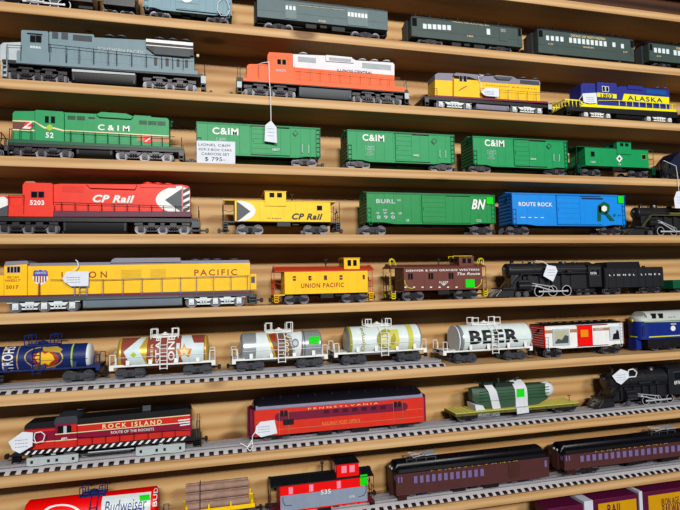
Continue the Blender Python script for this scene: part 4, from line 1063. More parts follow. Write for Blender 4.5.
for k in range(5):
    x = v.X(-16+k*4.2); rr.tube([(x, -.028, .030), (x, -.028, .047)], .0008, 6); rr.tube([(x, .028, .030), (x, .028, .047)], .0008, 6)
for q in (-1, 1): rr.tube([(v.X(-16), q*.028, .050), (v.X(-4), q*.028, .049), (v.X(2), q*.028, .043), (v.X(5.5), q*.028, .034), (v.X(5.5), q*.028, .020)], .001, 6)
rr.build('end_railing', BLACK, v.root); v.truck(-22, 1, 'freight'); v.truck(-55, -32, 'freight'); v.coupler(1, 6); MB().box(v.X(-1), v.X(6), -.012, .012, .016, .026).build('end_beam', DGREY, v.root)

def cim(lbl, xl, yt, xr, yb, trucks, door, txt, num, dia, lb, cpl=(-1, 1), blk=None):
    v = V('box_car', lbl, 'box car', 3, xl, xr, group='green C&IM box cars')
    boxcar(v, xl, yt, xr, yb, GREEN, GREEN, trucks, door=door, ladm=DGREEN, endm=DGREEN, panels=12, railm=BLACK)
    v.text('C&IM', *txt, .0294, WHITE, bold=.05); v.text(*num, .0328, WHITE, bold=.02)
    x, y, s_ = dia; v.decal('emblem', [[(x-s_, y), (x, y-s_*1.1), (x+s_, y), (x, y+s_*1.1)]], .0305, DGREEN); v.decal('emblem', [[(x-s_*.6, y), (x, y-s_*.65), (x+s_*.6, y), (x, y+s_*.65)]], .0309, GREEN)
    if blk: v.text('C&IM\n16023', *blk[0], .0294, LGREY); v.text('CAPY\nLD LMT', *blk[1], .0294, LGREY)
    a, b, c_, d = lb; v.decal('data_panel', [[(a, b), (a+.6, b), (a+.6, d), (a, d)], [(c_-.6, b+.5), (c_, b+.5), (c_, d+.5), (c_-.6, d+.5)], [(a, d-.6), (a+1.4, d-.6), (a+1.4, d), (a, d)], [(c_-1.4, d-.1), (c_, d-.1), (c_, d+.5), (c_-1.4, d+.5)]], .0305, LGREY)
    v.decal('waist_stripe', [[(xl+.6, (yt+lb[4-4]*0)+17.6+0), (door[0]-.6, yt+17.6+(door[0]-xl)*.028), (door[0]-.6, yt+18.5+(door[0]-xl)*.028), (xl+.6, yt+18.5)]] if False else [], .0305, LIME) if False else None
    return v
v = cim('green box car with the handwritten paper sign leaning against it', 196.8, 122, 320.5, 157.2, [(202, 227), (292, 317)], (252, 274.5, 251, 290), (212.3, 127.2, 238.4, 135.4), ('16017', 272.5, 148.3, 279.5, 151), (295.5, 133.3, 3), (302, 144.5, 309, 153), blk=((216, 137.5, 225.5, 145.5), (216, 146, 225, 152)))
v = cim('green box car standing between the sign and the third green box car', 347.3, 129.8, 455, 163.5, [(347.5, 370.5), (430, 453.5)], (396, 412.5, 395.5, 430), (362.3, 134, 384.2, 141.8), ('16023', 413.5, 154.3, 419, 156.4), (434, 141.2, 3), (439.5, 150, 446, 157.5), blk=((365, 145.6, 374.3, 150.5), (365.5, 151, 373.5, 155.5)))
v = cim('green box car coupled just left of the green caboose', 472.7, 136.3, 568.2, 168, [(471, 491.5), (546, 566)], (514.6, 530, 514.5, 547), (484.4, 139.4, 504.3, 147), ('16010', 530.5, 158, 536, 160), (549, 146.2, 2.8), (553.5, 154, 559.5, 161.5), blk=((487, 150, 496, 154.5), (487.5, 155, 495, 159.5)))

v = V('caboose', 'green caboose with wide side cupola and white diamond emblem', 'caboose', 3, 570, 656)
caboose(v, 584.7, 147, 649, 168, GREEN, DGREEN, [(583, 602), (629.5, 650)], (616.8, 142, 631.5, 154.3), (577.5, 652), porchm=DGREEN, railm=DGREEN, plat=(578, 655.5), widecup=True, stack=None)
v.windows(1, 592.6, 154, 592.6, 154, 3.4, 4.6, .0292, GLASS, DGREEN); v.windows(1, 643.7, 157, 643.7, 157, 3.8, 4.2, .0292, GLASS, LIME)
x, y = 619.3, 158.6; v.decal('emblem', [[(x-3.2, y), (x, y-3.9), (x+3.2, y), (x, y+3.9)]], .0296, WHITE); v.decal('emblem', [[(x-1.4, y), (x, y-1.7), (x+1.4, y), (x, y+1.7)]], .03, DGREEN)
v.text('74', 618.2, 163.6, 620.6, 165.4, .0296, WHITE); v.text('C&IM', 590.5, 161, 595.2, 163, .0296, WHITE)
v = V('diesel_locomotive', 'dark navy locomotive end with railing, cut by the right edge beside the green caboose', 'locomotive', 3, 662, 780)
v.box('frame', 664, 168, 780, 178, .028, BLACK); v.prism('cab', [(676, 155.5), (680, 151.5), (720, 153), (720, 174), (671, 172), (671, 162)], .026, PL('midnight', (22, 26, 52))); v.box('long_hood', 720, 158, 775, 178, .021, NAVY)
v.prism('nose', [(665, 163), (672, 161), (672, 172), (664, 171.5)], .020, SOOT); v.rail([659, 662.5, 666], 161, 161.5, deckz(v, 662, 171), m=BLACK); v.truck(664, 684, 'loco2'); v.truck(750, 772, 'loco2'); v.pilot(-1, 660, deckz(v, 664, 171), BLACK); v.coupler(-1, 656.5)
tag('price_tag', 'white tag on a long string hanging over the black steam locomotive by the right edge', [(676.5, 191.5), (683, 191), (689, 199), (688, 208.3), (675, 208.2), (674, 198.5)], -.005, [(679, 193, -.004), (677.5, 175, -.004), (676, 166, .001), (668, 162.5, .004), (663.5, 160.5, .0065)])

# paper sign and hanging tag
s_ = bpy.data.objects.new('paper_sign', None); COL.objects.link(s_); pc = P(216, 152, D+.0025); s_.location = pc; props(s_, 'white handwritten price sign leaning on the first green box car', 'sign')
pp = [P(196.6, 140.5, D+.0025), P(235.2, 141.8, D+.0025), P(235.2, 163.8, D+.0025), P(196.8, 163.2, D+.0025)]
MB().prism([(p.x-pc.x, p.z-pc.z) for p in pp], -.0004, .0004).build('card', PAPER, s_)
for t, (xl, yt, xr, yb) in (('LIONEL C&IM', (198.5, 143.3, 230, 147)), ('SD9-3 BOX CARS', (198.5, 148, 231.5, 151.6)), ('CABOOSE SET', (201.5, 152.4, 229.5, 156)), ('$ 795-', (205, 156.8, 225, 162))):
    a = P(xl, yt, D+.0025)-pc; b_ = P(xr, yb, D+.0025)-pc; vs, fs = textmesh(t, bold=0.0, spacing=1.05)
    me = bpy.data.meshes.new('handwriting'); me.from_pydata([(a.x+u*(b_.x-a.x), -.0007, b_.z+w_*(a.z-b_.z)) for u, w_ in vs], [], fs); me.materials.append(INK); link('handwriting', me, s_)
tag('price_tag', 'white tag hanging on a long string in front of the first green box car', [(271, 120.6), (276.5, 127.5), (277, 143), (264.6, 141.2), (265.2, 125.2)], -.006, [(271, 121.5, -.006), (270.6, 97, -.006), (269.5, 82, -.001), (268.8, 62, .003), (262, 63, .006), (258, 64.6, .012)], strr=.0009)
# ================================================================ ROW 4
v = V('diesel_locomotive', 'red diesel locomotive 5203 with CP Rail lettering and white circle end', 'locomotive', 4, -8, 199)
v.box('frame', -8, 216.5, 198, 222.5, .029, BLACK)
v.prism('walkway_side', [(53, 210.6), (191, 211.5), (191, 216.8), (53, 216.8)], .0296, WALK)
v.prism('cab_side_panel', [(8.5, 205), (54, 205), (54, 216.8), (8.5, 216.4)], .0292, CPRED); v.prism('nose_side', [(-3, 197), (0, 195.5), (23, 195.8), (23, 216.5), (-3, 216)], .022, CPRED)
v.prism('cab', [(22.5, 185), (24.5, 182.4), (51.5, 183), (53, 185), (53, 212), (22.5, 212)], .0275, CPRED)
v.prism('cab_roof', [(24, 182.6), (26, 181.2), (34, 181.2), (36, 182.8)], .02, TAN)
v.decal('nose_graphic', [[(-3, 197.5), (4, 196.5), (8, 199.5), (8, 216), (-3, 216)]], .0222, WHITE); v.decal('nose_graphic', [[(-3, 209.5), (5, 206.5), (8, 205), (8, 216.2), (-3, 216.2)]], .0227, DGREY)
v.prism('long_hood', [(53, 184.5), (60, 183.6), (182, 184.6), (188.5, 186), (190, 189), (190, 213), (53, 213)], .021, CPRED)
v.prism('dynamic_brake', [(86, 184), (137, 184.6), (135, 189.4), (90, 188)], .0255, CPRED)
v.prism('radiator_housing', [(140, 184.2), (147, 183.2), (160, 184.4), (176, 185.4), (176, 188), (140, 187.4)], .0225, CPRED)
grille(v, 62, 185.4, 84, 192.4, .021, CPRED); doors(v, 55, 150, 195, 195.6, 14, 15, .021, CPRED, CPRED)
cir = [(180.6-24.6*0+13.7*1.7*math.cos(t), 199.7+14*math.sin(t)) for t in [math.radians(a) for a in range(93, 268, 8)]]
cir = [(max(x, 155.6), y) for x, y in cir]; v.decal('multimark_circle', [[(182.3, 186)]+[(182.3-26.5*math.sin(a), 199.8-13.8*math.cos(a)) for a in [math.radians(k) for k in range(10, 175, 8)]]+[(182.3, 213.4)]], .0216, WHITE)
v.decal('multimark_triangle', [[(165, 200), (182, 188.5), (182, 212.6)]], .0221, DGREY)
v.decal('end_panel', [[(183.2, 187), (189.8, 189.6), (189.8, 213), (183.2, 213)]], .0216, WHITE); v.decal('end_chevron', [[(183.2, 190+k*6.4), (189.6, 187+k*6.4), (189.6, 190.3+k*6.4), (183.2, 193.6+k*6.4)] for k in range(4)], .0221, BLACK)
cabwin(v, [(31.5, 191.8, 37, 197.4), (38.6, 191.8, 43.8, 197.4)], .0275, frame=MAROON)
v.text('5203', 30, 200.2, 44.2, 205.2, .0277, WHITE, bold=.06); v.text('CP Rail', 92.8, 194.6, 134.5, 203, .0216, WHITE, bold=.09, shear=.3)
v.rail([61.5, 75, 88, 101.5, 114, 127, 139, 151.5, 163.5, 175.5], 202.6, 206.3, deckz(v, 120, 213.5), ends=(54, 190)); v.rail([8.5, 24], 195.6, 195.6, deckz(v, 15, 214), r=.0005); v.rail([198.5], 206.8, 207, deckz(v, 198, 218))
v.truck(-3, 58, 'loco3'); v.truck(134.5, 190, 'loco3'); v.fueltank(63, 219.3, 127, .0035, BLACK); v.pilot(1, 200, deckz(v, 198, 220), BLACK, stepm=DGREY, depth=.016); v.coupler(1, 206); v.fans([(148, 183.6), (158, 184), (168, 184.6)], 0, m=CPRED); v.horn(44, 182)

v = V('caboose', 'yellow caboose with centre cupola and black CP Rail lettering', 'caboose', 4, 223, 341)
caboose(v, 234.8, 200.4, 330.7, 222, CPYEL, CPYEL, [(237, 263.5), (304, 329)], (264.8, 191.3, 286.2, 205.6), (225, 336.5), porchm=DGREY, railm=TRUCK, plat=(223, 340.5), widecup=True, roofth=.002, stack=(292, 195))
v.decal('multimark_circle', [[(237, 200.8)]+[(237+18.5*math.sin(a), 211-10.4*math.cos(a)) for a in [math.radians(k) for k in range(8, 178, 8)]]+[(237, 221.6)]], .0291, WHITE); v.decal('multimark_triangle', [[(236.6, 201.4), (240, 203.5), (250.5, 211.4), (240, 219.5), (236.6, 221.6)]], .0296, DGREY)
v.text('CP Rail', 291.8, 213.2, 322.8, 219.9, .0293, BLACK, bold=.08, shear=.3); v.windows(1, 319.5, 208, 319.5, 208, 4.8, 4.2, .0292, GLASS, DGREY)
v.text('CP 434604', 267, 217.6, 281, 219.2, .0292, TRUCK)

v = V('box_car', 'mid green box car with a small white BN logo and green sticker', 'box car', 4, 366, 496)
boxcar(v, 366.8, 192.6, 495.5, 223.3, BNG, BNGD, [(362, 387), (472, 493.5)], door=(422.5, 446.5, 423, 471), ladm=BNG, endm=BNGD, panels=15, railm=BNGD)
v.text('BN', 471, 199.2, 486, 209.5, .0314, WHITE, bold=.07, shear=.35, name='logo'); v.sticker(486.2, 197.2, 493.2, 204.2, .031)
v.text('BURL', 376, 199, 395, 203.6, .0294, LGREY, bold=.07); v.text('NO', 397, 199, 401, 201.4, .0294, LGREY, bold=.06); v.text('BN', 383, 209, 387, 211, .0294, LGREY, bold=.05); v.text('3 7 6 2', 375.5, 212, 402, 214.4, .0294, LGREY, bold=.05); v.text('8 9 0', 376.5, 215.4, 395, 219, .0294, LGREY, bold=.05); v.text('22', 406, 219, 409, 221.4, .0294, WHITE)
v.text('CU', 476.5, 219.4, 481, 221.8, .0294, WHITE)

v = V('box_car', 'bright blue box car with ROUTE ROCK lettering and black R emblem', 'box car', 4, 511, 627)
boxcar(v, 511.8, 193.3, 626, 225, BLUE, BLUE, [(507.5, 530.5), (601, 622.5)], door=(557.5, 581, 557, 602), ladm=BLUED, endm=BLUED, panels=8, railm=BLUED)
v.text('ROUTE ROCK', 518.4, 202, 552.2, 206.6, .0294, WHITE, bold=.04); v.text('---  --  --  --', 520.5, 217, 543.5, 218, .0294, WHITE, bold=.05)
v.drect('door_track', [(582, 197.6, 603, 199.2)], .0312, NAVY)
hx = lambda cx, cy, r_: [(cx+r_*math.cos(math.radians(30+60*k)), cy+r_*1.06*math.sin(math.radians(30+60*k))) for k in range(6)]
v.decal('letter_emblem', [hx(604, 208.2, 6.3), [(597.9, 206), (601, 206), (601, 221), (597.9, 221)], [(604, 213), (607, 212), (614.6, 220.6), (610.4, 220.8)]], .0305, DGREEN); v.decal('emblem_centre', [hx(604.2, 208.6, 3)], .0312, WHITE)
v.sticker(617.7, 196.2, 623.6, 203.3, .031); v.text('SP  ++', 613, 214, 621, 217, .0294, DGREEN, bold=.04)

v = V('steam_locomotive', 'black steam locomotive with olive footboard, right of the blue box car', 'locomotive', 4, 632, 745)
steam(v, (634.5, 207.4, 700), .0155, (700, 204, 716), [661, 674, 687], .0118, 630, (649.5, 219.5, 657, .0078), (640, 204.2), [(653, 204.8, .009), (668.8, 206, .007)], trail=[704], lead=1, walk=FLOLIVE, rodm=STEEL)

# ================================================================ ROW 5
v = V('diesel_locomotive', 'long yellow diesel locomotive 5017 with UNION PACIFIC lettering and shield', 'locomotive', 5, -2, 256)
v.box('frame', -4, 296, 250, 295.8, .029, DGREY)
v.prism('walkway_side', [(-4, 295.6), (250, 292.2), (250, 293.8), (-4, 297.2)], .0296, MAROON)
v.prism('nose', [(-5, 276), (4, 275), (4, 296.5), (-5, 297)], .024, UPY)
v.prism('cab', [(4, 265.5), (27, 264), (27, 296.4), (4, 296.8)], .0278, UPY); v.prism('cab_roof', [(4, 265.8), (5.5, 261.5), (27, 260.6), (29, 263.8)], .0284, UPG)
v.prism('long_hood', [(27, 266), (250, 262.6), (250, 293.8), (27, 297)], .0225, UPY)
v.prism('hood_roof', [(27, 266.3), (28, 263.2), (111, 262), (180, 260.6), (249, 260), (250, 262.8)], .0228, UPG)
v.prism('dynamic_brake', [(110, 263), (112, 259.4), (115, 258), (180, 257.6), (181, 262)], .026, UPG)
grille(v, 121, 269.6, 141.5, 279, .0225, mat('shade_yellow', (228, 186, 30))); grille(v, 150.5, 269, 166, 278.5, .0225, mat('shade_yellow', (228, 186, 30)))
doors(v, 30, 248, 281, 277.5, 12, 30, .0225, UPY, UPY)
cabwin(v, [(7.6, 267, 9.6, 272.4), (11, 267, 13, 272.4), (14.4, 266.9, 16.2, 272.3), (17.4, 266.8, 19.8, 272.2)], .0278, frame=UPG)
v.text('WE CAN\nHANDLE IT', 5.5, 276.2, 20.5, 281.4, .028, UPRED); v.text('5017', 6.2, 285.4, 18.4, 288.8, .028, UPRED, bold=.03)
sh = [(33.5, 271.5), (35, 270), (38, 270.6), (40.5, 269.6), (43, 270.6), (46, 270), (47.6, 271.5), (48, 276), (48, 279.5), (45, 283), (40.3, 285.4), (35.5, 283), (33, 279.5), (33, 276)]
v.decal('shield', [sh], .0229, WHITE); v.decal('shield_stripes', [[(34.2+2.7*k, 276), (35.6+2.7*k, 276), (35.6+2.7*k, 281.8+min(k, 4-k)*.8), (34.2+2.7*k, 281.3+min(k, 4-k)*.8)] for k in range(5)], .0235, UPRED)
v.decal('shield_top', [sh[:8]+[(33, 276)]], .0237, PL('shield_blue', (72, 72, 170))); v.text('UNION PACIFIC', 35, 271.8, 46.6, 274, .0243, WHITE)
v.text('UNION', 61.5, 271.8, 107, 277.6, .023, UPRED, bold=.02, spacing=1.6); v.text('PACIFIC', 194.3, 269.6, 237.2, 275, .023, UPRED, bold=.02, spacing=1.25)
v.rail([103, 123, 142, 162, 180.5, 196.5, 213.5, 231, 247.5], 279.6, 275.6, deckz(v, 160, 294), m=UPG, r=.0007, ends=(50, 249))
l = MB()
for x in (74.6, 79.5, 86.8): l.cyl((v.X(x, 285), -.0295, deckz(v, 80, 296)), (v.X(x, 285), -.0295, deckz(v, 80, 275.4)), .0009, seg=6)
for k in range(3): l.tube([(v.X(79.5, 285), -.0295, deckz(v, 80, 295-k*4)), (v.X(86.8, 285), -.0295, deckz(v, 80, 295-k*4))], .0006, 5)
l.build('ladder', UPG, v.root)
v.box('handrail_post', 38.4, 283, 39.6, 297, .0298, MAROON, y1=-.0288)
v.truck(7, 80, 'loco3', SILVER); v.truck(184.5, 245.5, 'loco3', SILVER); v.fueltank(83, 297.4, 182, .0045, PL('tank_grey', (112, 124, 136)), hw=.026)
v.pilot(1, 257, deckz(v, 250, 294.6), DGREY, depth=.016); v.coupler(1, 262); v.box('end_panel', 250.3, 274, 256.5, 289.5, .026, UPY, y1=-.022); v.fans([(195, 259.8), (206, 259.6), (217, 259.4), (234, 259.4)], 0); v.horn(24, 260)
v.box('numberboard', 251, 276.5, 255, 283, .0263, DGREY, y1=-.0255)
tag('price_tag', 'white tag on the side of the long yellow locomotive 5017', [(62.3, 278.5), (66.5, 271.5), (88.8, 271.2), (88.5, 286), (71, 286.3), (64.5, 282)], .003, [(63.5, 278.5, None), (74, 270.5, None), (78.5, 266, .005), (77.5, 261.5, .009), (75.8, 260, .012)], strr=.0011)

v = V('caboose', 'yellow caboose with red roof and UNION PACIFIC lettering', 'caboose', 5, 274, 375)
caboose(v, 284.5, 271.6, 368, 292.3, UPY, REDR, [(285.5, 309), (342.5, 367.5)], (344, 258.3, 359.8, 269), (275, 374.5), porchm=UPY, railm=REDR, plat=(274, 373.5), stepm=UPY, roofth=.010, stack=(325.7, 260), cuproof=UPY)
v.windows(4, 294.4, 278.4, 341, 277.4, 3, 4.6, .0292, BROWND, UPY); v.windows(1, 363.7, 277, 363.7, 277, 2.2, 4.4, .0292, BROWND, UPY)
v.drect('window_bar', [(292.6, 278, 296.4, 278.7), (310, 277.9, 314, 278.5), (328.3, 277.5, 332.2, 278.1), (339.2, 277.2, 343, 277.8)], .0294, UPY)
v.text('UNION PACIFIC', 301, 283.4, 344, 287, .0294, UPRED, bold=.03, spacing=1.1)
v = V('caboose', 'dark brown caboose with yellow end ladders and rows of white lettering', 'caboose', 5, 392, 488)
caboose(v, 403.6, 267.8, 482.6, 289, BROWN, BROWN, [(404, 424), (455.5, 479)], (459, 257, 474, 264.6), (391.5, 486.5), porchm=BROWND, railm=BROWND, plat=(391.5, 487.5), stepm=STEPY, roofth=.007, stack=(438.5, 259.5))
v.windows(3, 410.4, 276.4, 451, 275.8, 4.4, 5.8, .0292, GLASS, BROWND)
v.drect('window_bar', [(409.9, 273.5, 410.6, 279.6), (430.2, 273.3, 430.9, 279.4), (450.7, 273, 451.4, 279.1)], .0294, BROWN)
v.text('DENVER & RIO GRANDE WESTERN', 406, 269.8, 479, 270.6, .0294, WHITE, bold=.02); v.text('The Route', 457, 272.6, 480, 274.8, .0294, WHITE, bold=.03, shear=.3); v.text('01439', 439, 281.2, 448, 283, .0294, WHITE, bold=.02)
v.decal('triangle_mark', [[(440.5, 283.2), (447, 283.2), (443.7, 286)]], .0293, LGREY); v.sticker(465.5, 279.3, 474.6, 287.3, .0291)
v.decal('white_dots', [[(x, 286.6), (x+2, 286.6), (x+2, 287.8), (x, 287.8)] for x in (404.5, 413, 421.5, 430, 438.5, 447, 455.5)], .0293, WHITE)
for xs in ([(404.6, 280), (405.2, 284), (408, 287.6), (413, 288.6)], [(481.6, 279), (481, 283.6), (478, 287), (474, 288)]):
    q = [v.pt(x, y) for x, y in xs]; MB().tube([(a, -.0298, b) for a, b in q], .0007, 6).build('curved_grab_iron', STEPY, v.root)
for xs in ([(391, 290), (390.8, 268), (390, 261), (391.5, 258.6), (394, 260), (396.2, 266)], [(478.5, 264), (479.5, 259.5), (481.5, 258), (483.4, 260), (483.4, 265)]):
    q = [v.pt(x, y, -.012) for x, y in xs]; b = MB()
    for yy in (-.012, -.004): b.tube([(a, yy, c_) for a, c_ in q], .0009, 6)
    for a, c_ in q: b.tube([(a, -.012, c_), (a, -.004, c_)], .0007, 6)
    b.build('end_ladder', STEPY, v.root)
q = v.rect(453, 255.6, 472, 256.8, -.012); b = MB()
for yy in (-.012, .012): b.tube([(q[0], yy, q[3]-.001), (q[1], yy, q[3]-.001)], .0006, 6)
for k in range(4):
    for yy in (-.012, .012): b.cyl((q[0]+(q[1]-q[0])*k/3, yy, q[3]-.006), (q[0]+(q[1]-q[0])*k/3, yy, q[3]-.001), .0007, seg=5)
b.build('cupola_rail', STEPY, v.root)

v = V('steam_locomotive', 'large black steam locomotive with bright side rods and a tag on its boiler', 'locomotive', 5, 497, 601)
d = steam(v, (505.5, 263.6, 588), .0175, (588.5, 263.6, 602), [539.3, 553, 567], .0135, 496.5, (519, 283, 531, .0078), (511.5, 261.4), [(531, 261.8, .0085), (562, 261.4, .009), (574, 261.8, .007)], trail=[580, 588], lead=2)
v.text('2026', 590, 272, 596.5, 274.2, .0268, WHITE, bold=.02)
v = V('tender', 'black tender with white LIONEL LINES lettering behind the steam locomotive', 'tender', 5, 603, 664)
a = v.rect(604, 267.6, 664, 286.3, -.028); b = MB().prismx([(-.028, a[2]), (-.028, a[3]-.003), (-.025, a[3]), (.025, a[3]), (.028, a[3]-.003), (.028, a[2])], a[0], a[1]); b.build('body', SOOT, v.root)
c1 = v.rect(606, 262, 640, 268, -.02); MB().prism([(c1[0], a[3]-.002), (c1[0], c1[3]-.002), (c1[0]+.004, c1[3]), (c1[1]-.004, c1[3]), (c1[1], a[3]-.002)], -.022, .022).build('coal_load', BLACK, v.root)
MB().cyl((v.X(654), 0, a[3]), (v.X(654), 0, a[3]+.004), .004, seg=14).build('water_hatch', BLACK, v.root); rv = MB()
for k in range(8):
    x = a[0]+(a[1]-a[0])*(k+.5)/8; rv.box(x-.0004, x+.0004, -.0285, -.028, a[2]+.001, a[3]-.004)
for q in (-1, 1): rv.tube([(a[0]+.002, q*.0288, a[2]+.004), (a[0]+.002, q*.0288, a[3]-.004)], .0006, 5)
rv.build('side_seams', BLACK, v.root); v.text('LIONEL LINES', 609, 274.3, 660, 274.9, .0288, WHITE, bold=.04, spacing=1.9); v.truck(605, 621.5, 'freight'); v.truck(641.5, 661.5, 'freight'); v.coupler(1, 668); v.coupler(-1, 602)
MB().box(a[0]+.001, a[1]-.001, -.02, .02, a[2]-.003, a[2]).build('underframe', BLACK, v.root)
v = V('flat_car', 'dark green flat car end at the right edge behind the black tender', 'flat car', 5, 673, 760)
v.box('deck', 673, 280, 760, 283, .028, DGREEN); v.box('side_sill', 673, 281, 760, 286, .0285, DGREEN); v.truck(677, 695, 'freight'); v.truck(735, 753, 'freight'); v.coupler(-1, 670)
tag('price_tag', 'white tag tied round the boiler of the large black steam locomotive', [(547, 265), (555.5, 266.3), (557.4, 271), (553, 281.6), (543.2, 275.8)], .004, [(549, 266, None), (543, 261.6, .016), (536, 261, .026), (532.5, 262.6, .036)], strr=.0011)

# ================================================================ ROW 6 (tank cars on track)
v = V('tank_car', 'navy blue tank car with gold lion emblem and STROHS lettering, at the left edge', 'tank car', 6, -44, 102, track=True)
tankcar(v, -38, 348.5, 92.5, 367.5, NAVY, SILVER, [(-34, -6), (61, 94)], (-44, 100), NAVY, (23.5, 336, 57, 345), (32.5, 40.3), (373, 367))
hoop(v, 71, 72.6, LIME); hoop(v, 2.6, 3.6, GOLD); hoop(v, 17, 18, GOLD)
def ell(cx, cy, rx, ry, n=24, sl=0): return [(cx+rx*math.cos(i*2*math.pi/n), cy+ry*math.sin(i*2*math.pi/n)+sl*rx*math.cos(i*2*math.pi/n)) for i in range(n)]
wrap(v, [ell(43.8, 357.5, 19.5, 10.8)], GOLD, 'emblem_ring', t=.0006); wrap(v, [ell(43.8, 357.5, 18.4, 9.8)], NAVY, 'emblem_field', t=.0009); wrap(v, [ell(45, 358.6, 14, 8.2)], UPRED, 'emblem_shield', t=.0012)
wrap(v, [[(38, 353), (42, 351.5), (45, 354), (49, 352), (53, 355), (55, 360), (51, 362), (49, 365), (45, 363), (41, 365), (38, 362), (35, 358)]], PL('gold_yellow', (238, 190, 40)), 'emblem_lion', t=.0015)
wrap(v, [[(43, 347.4), (58, 346), (63, 349), (60, 352.5), (44, 351)]], GOLD, 'emblem_ribbon', t=.0015)
wraptext(v, 'STROHS', 5.5, 347.6, 15.5, 371, WHITE, rot=True, bold=.03)
wraptext(v, 'FIRE BREWED', 31, 365.2, 56, 367.6, GOLD)

v = V('tank_car', 'brown and white tank car with LONE STAR lettering and gold star', 'tank car', 6, 108, 215, track=True)
tankcar(v, 119, 338.5, 208.5, 365, LSBR, GOLD, [(114, 145), (182.5, 212.5)], (109, 215.5), WHITE, (150.5, 329.5, 178, 339), (160, 167.2), (366, 363.5))
hoop(v, 119.6, 121, GOLD)
wrap(v, [[(123.5, 352), (141.5, 337), (147.5, 337), (138, 348), (141, 358), (146, 365), (131, 365)]], LBLUE, 'livery_band'); wrap(v, [[(147, 337), (149, 337), (140.5, 348), (148.5, 364.5), (146.5, 364.5), (138.8, 349)]], GOLD, 'livery_edge', t=.0009); wrap(v, [[(130.5, 355), (133.5, 351.5), (136.5, 354.5), (133.5, 358)]], LIME, 'small_emblem', t=.0009)
wrap(v, [[(182, 335.6), (191.5, 335.2), (191.5, 342.8), (203.8, 342.6), (203.5, 363), (184, 364), (180.5, 356), (183, 345)]], LBLUE, 'livery_band'); wrap(v, [[(176.5, 343), (180, 343), (178.5, 362), (176, 362)]], LBLUE, 'livery_edge')
st = [(184.2+(8.2 if k % 2 == 0 else 3.2)*math.sin(k*math.pi/5), 351-(8 if k % 2 == 0 else 3.2)*math.cos(k*math.pi/5)) for k in range(10)]
wrap(v, [st], PL('star_gold', (214, 140, 44)), 'star', t=.0012); wrap(v, [[(184.2+(5 if k % 2 == 0 else 2)*math.sin(k*math.pi/5), 351-(5 if k % 2 == 0 else 2)*math.cos(k*math.pi/5)) for k in range(10)]], CREAM, 'star_centre', t=.0015)
wraptext(v, 'LONE', 168.6, 337.6, 175, 364.5, WHITE, rot=True, bold=.05); wraptext(v, 'STAR', 156.5, 337.6, 160.8, 362.5, WHITE, rot=True, bold=.04); wraptext(v, 'BEER', 151, 344, 153, 361, CREAM, rot=True, bold=.02)

v = V('tank_car', 'silver tank car with brown diagonal band and green price sticker', 'tank car', 6, 232, 328, track=True)
tankcar(v, 240, 333.5, 320.5, 358.3, TANKS, TANKS, [(236, 265), (296.5, 324.5)], (232, 328), WHITE, (266, 323.5, 293, 332.5), (278.3, 285.3), (359.5, 356.5))
wrap(v, [[(255.5, 331.5), (272, 331), (273, 358.5), (255.5, 358.5)]], TANKW, 'label_panel'); wrap(v, [[(266.5, 334), (290, 333), (296, 357.5), (274, 358)]], PL('cocoa', (106, 84, 76)), 'livery_band', t=.0009)
wrap(v, [[(269, 333.5), (274, 333.2), (278, 343), (272.5, 341)], [(274, 345), (279, 350), (278, 357), (275, 352)]], UPRED, 'red_swirl', t=.0012); wrap(v, [[(266, 334), (268, 334), (276.5, 358), (273.5, 358)]], GOLD, 'livery_edge', t=.0012)
wraptext(v, 'Coors', 282, 335.5, 288.5, 356.5, CREAM, rot=True, bold=.01, shear=.3)
wrap(v, [[(286, 333), (300.5, 331), (300, 356), (294.5, 357)]], TANKW, 'livery_band', t=.0009); wrap(v, [ell(295.2, 343, 3.6, 4.4)], PL('seal_grey', (124, 128, 138)), 'round_seal', t=.0013); wrap(v, [ell(295.2, 343, 2.2, 2.8)], LGREY, 'seal_centre', t=.0016)
hoop(v, 301.6, 302.6, MAROON); hoop(v, 304.4, 305.2, DGREY)
wrap(v, [[(308.7, 336.6), (319, 336.2), (319, 344), (308.7, 344.3)]], STICK, 'price_sticker', t=.0012)

v = V('tank_car', 'white tank car with olive green patterns at the end of the short track', 'tank car', 6, 334, 427, track=True)
tankcar(v, 344.6, 327, 418.3, 352, TANKW, TANKS, [(342, 367.5), (397.5, 422.5)], (334.3, 427), WHITE, (366, 319.6, 392, 326.5), (381.2, 388.2), (353, 351))
hoop(v, 350, 352.5, OLIVE); hoop(v, 408.5, 413.5, PL('pale_olive', (206, 204, 110)))
wraptext(v, 'Olympia', 358.5, 328.5, 365.5, 350.5, OLIVE, rot=True, bold=.01, shear=.3)
wrap(v, [ell(385.5, 339, 8.8, 10)], OLIVE, 'round_emblem'); wrap(v, [ell(387.5, 339.5, 6.2, 7.4)], PL('pale_olive2', (214, 214, 160)), 'emblem_centre', t=.0009); wrap(v, [[(389, 329.5), (397, 329), (399.5, 340), (397, 350), (390, 350.5), (394, 340)]], PL('pale_olive', (206, 204, 110)), 'emblem_wing', t=.0012)
wrap(v, [[(391, 337), (394, 333), (396, 338), (393.5, 345), (390, 344)]], OLIVE, 'emblem_figure', t=.0015)

v = V('tank_car', 'white tank car with big black BEER lettering', 'tank car', 6, 443, 533)
tankcar(v, 455, 325.5, 526.5, 348.8, TANKW, TANKS, [(455, 478), (505, 527.5)], (443.5, 533), WHITE, (473, 318.3, 501.5, 326), (492, 498.3), (346.5, 345))
wraptext(v, 'BEER', 468.3, 331, 518.6, 341.6, BLACK, bold=.08); hoop(v, 459.4, 460.4, SILVER)

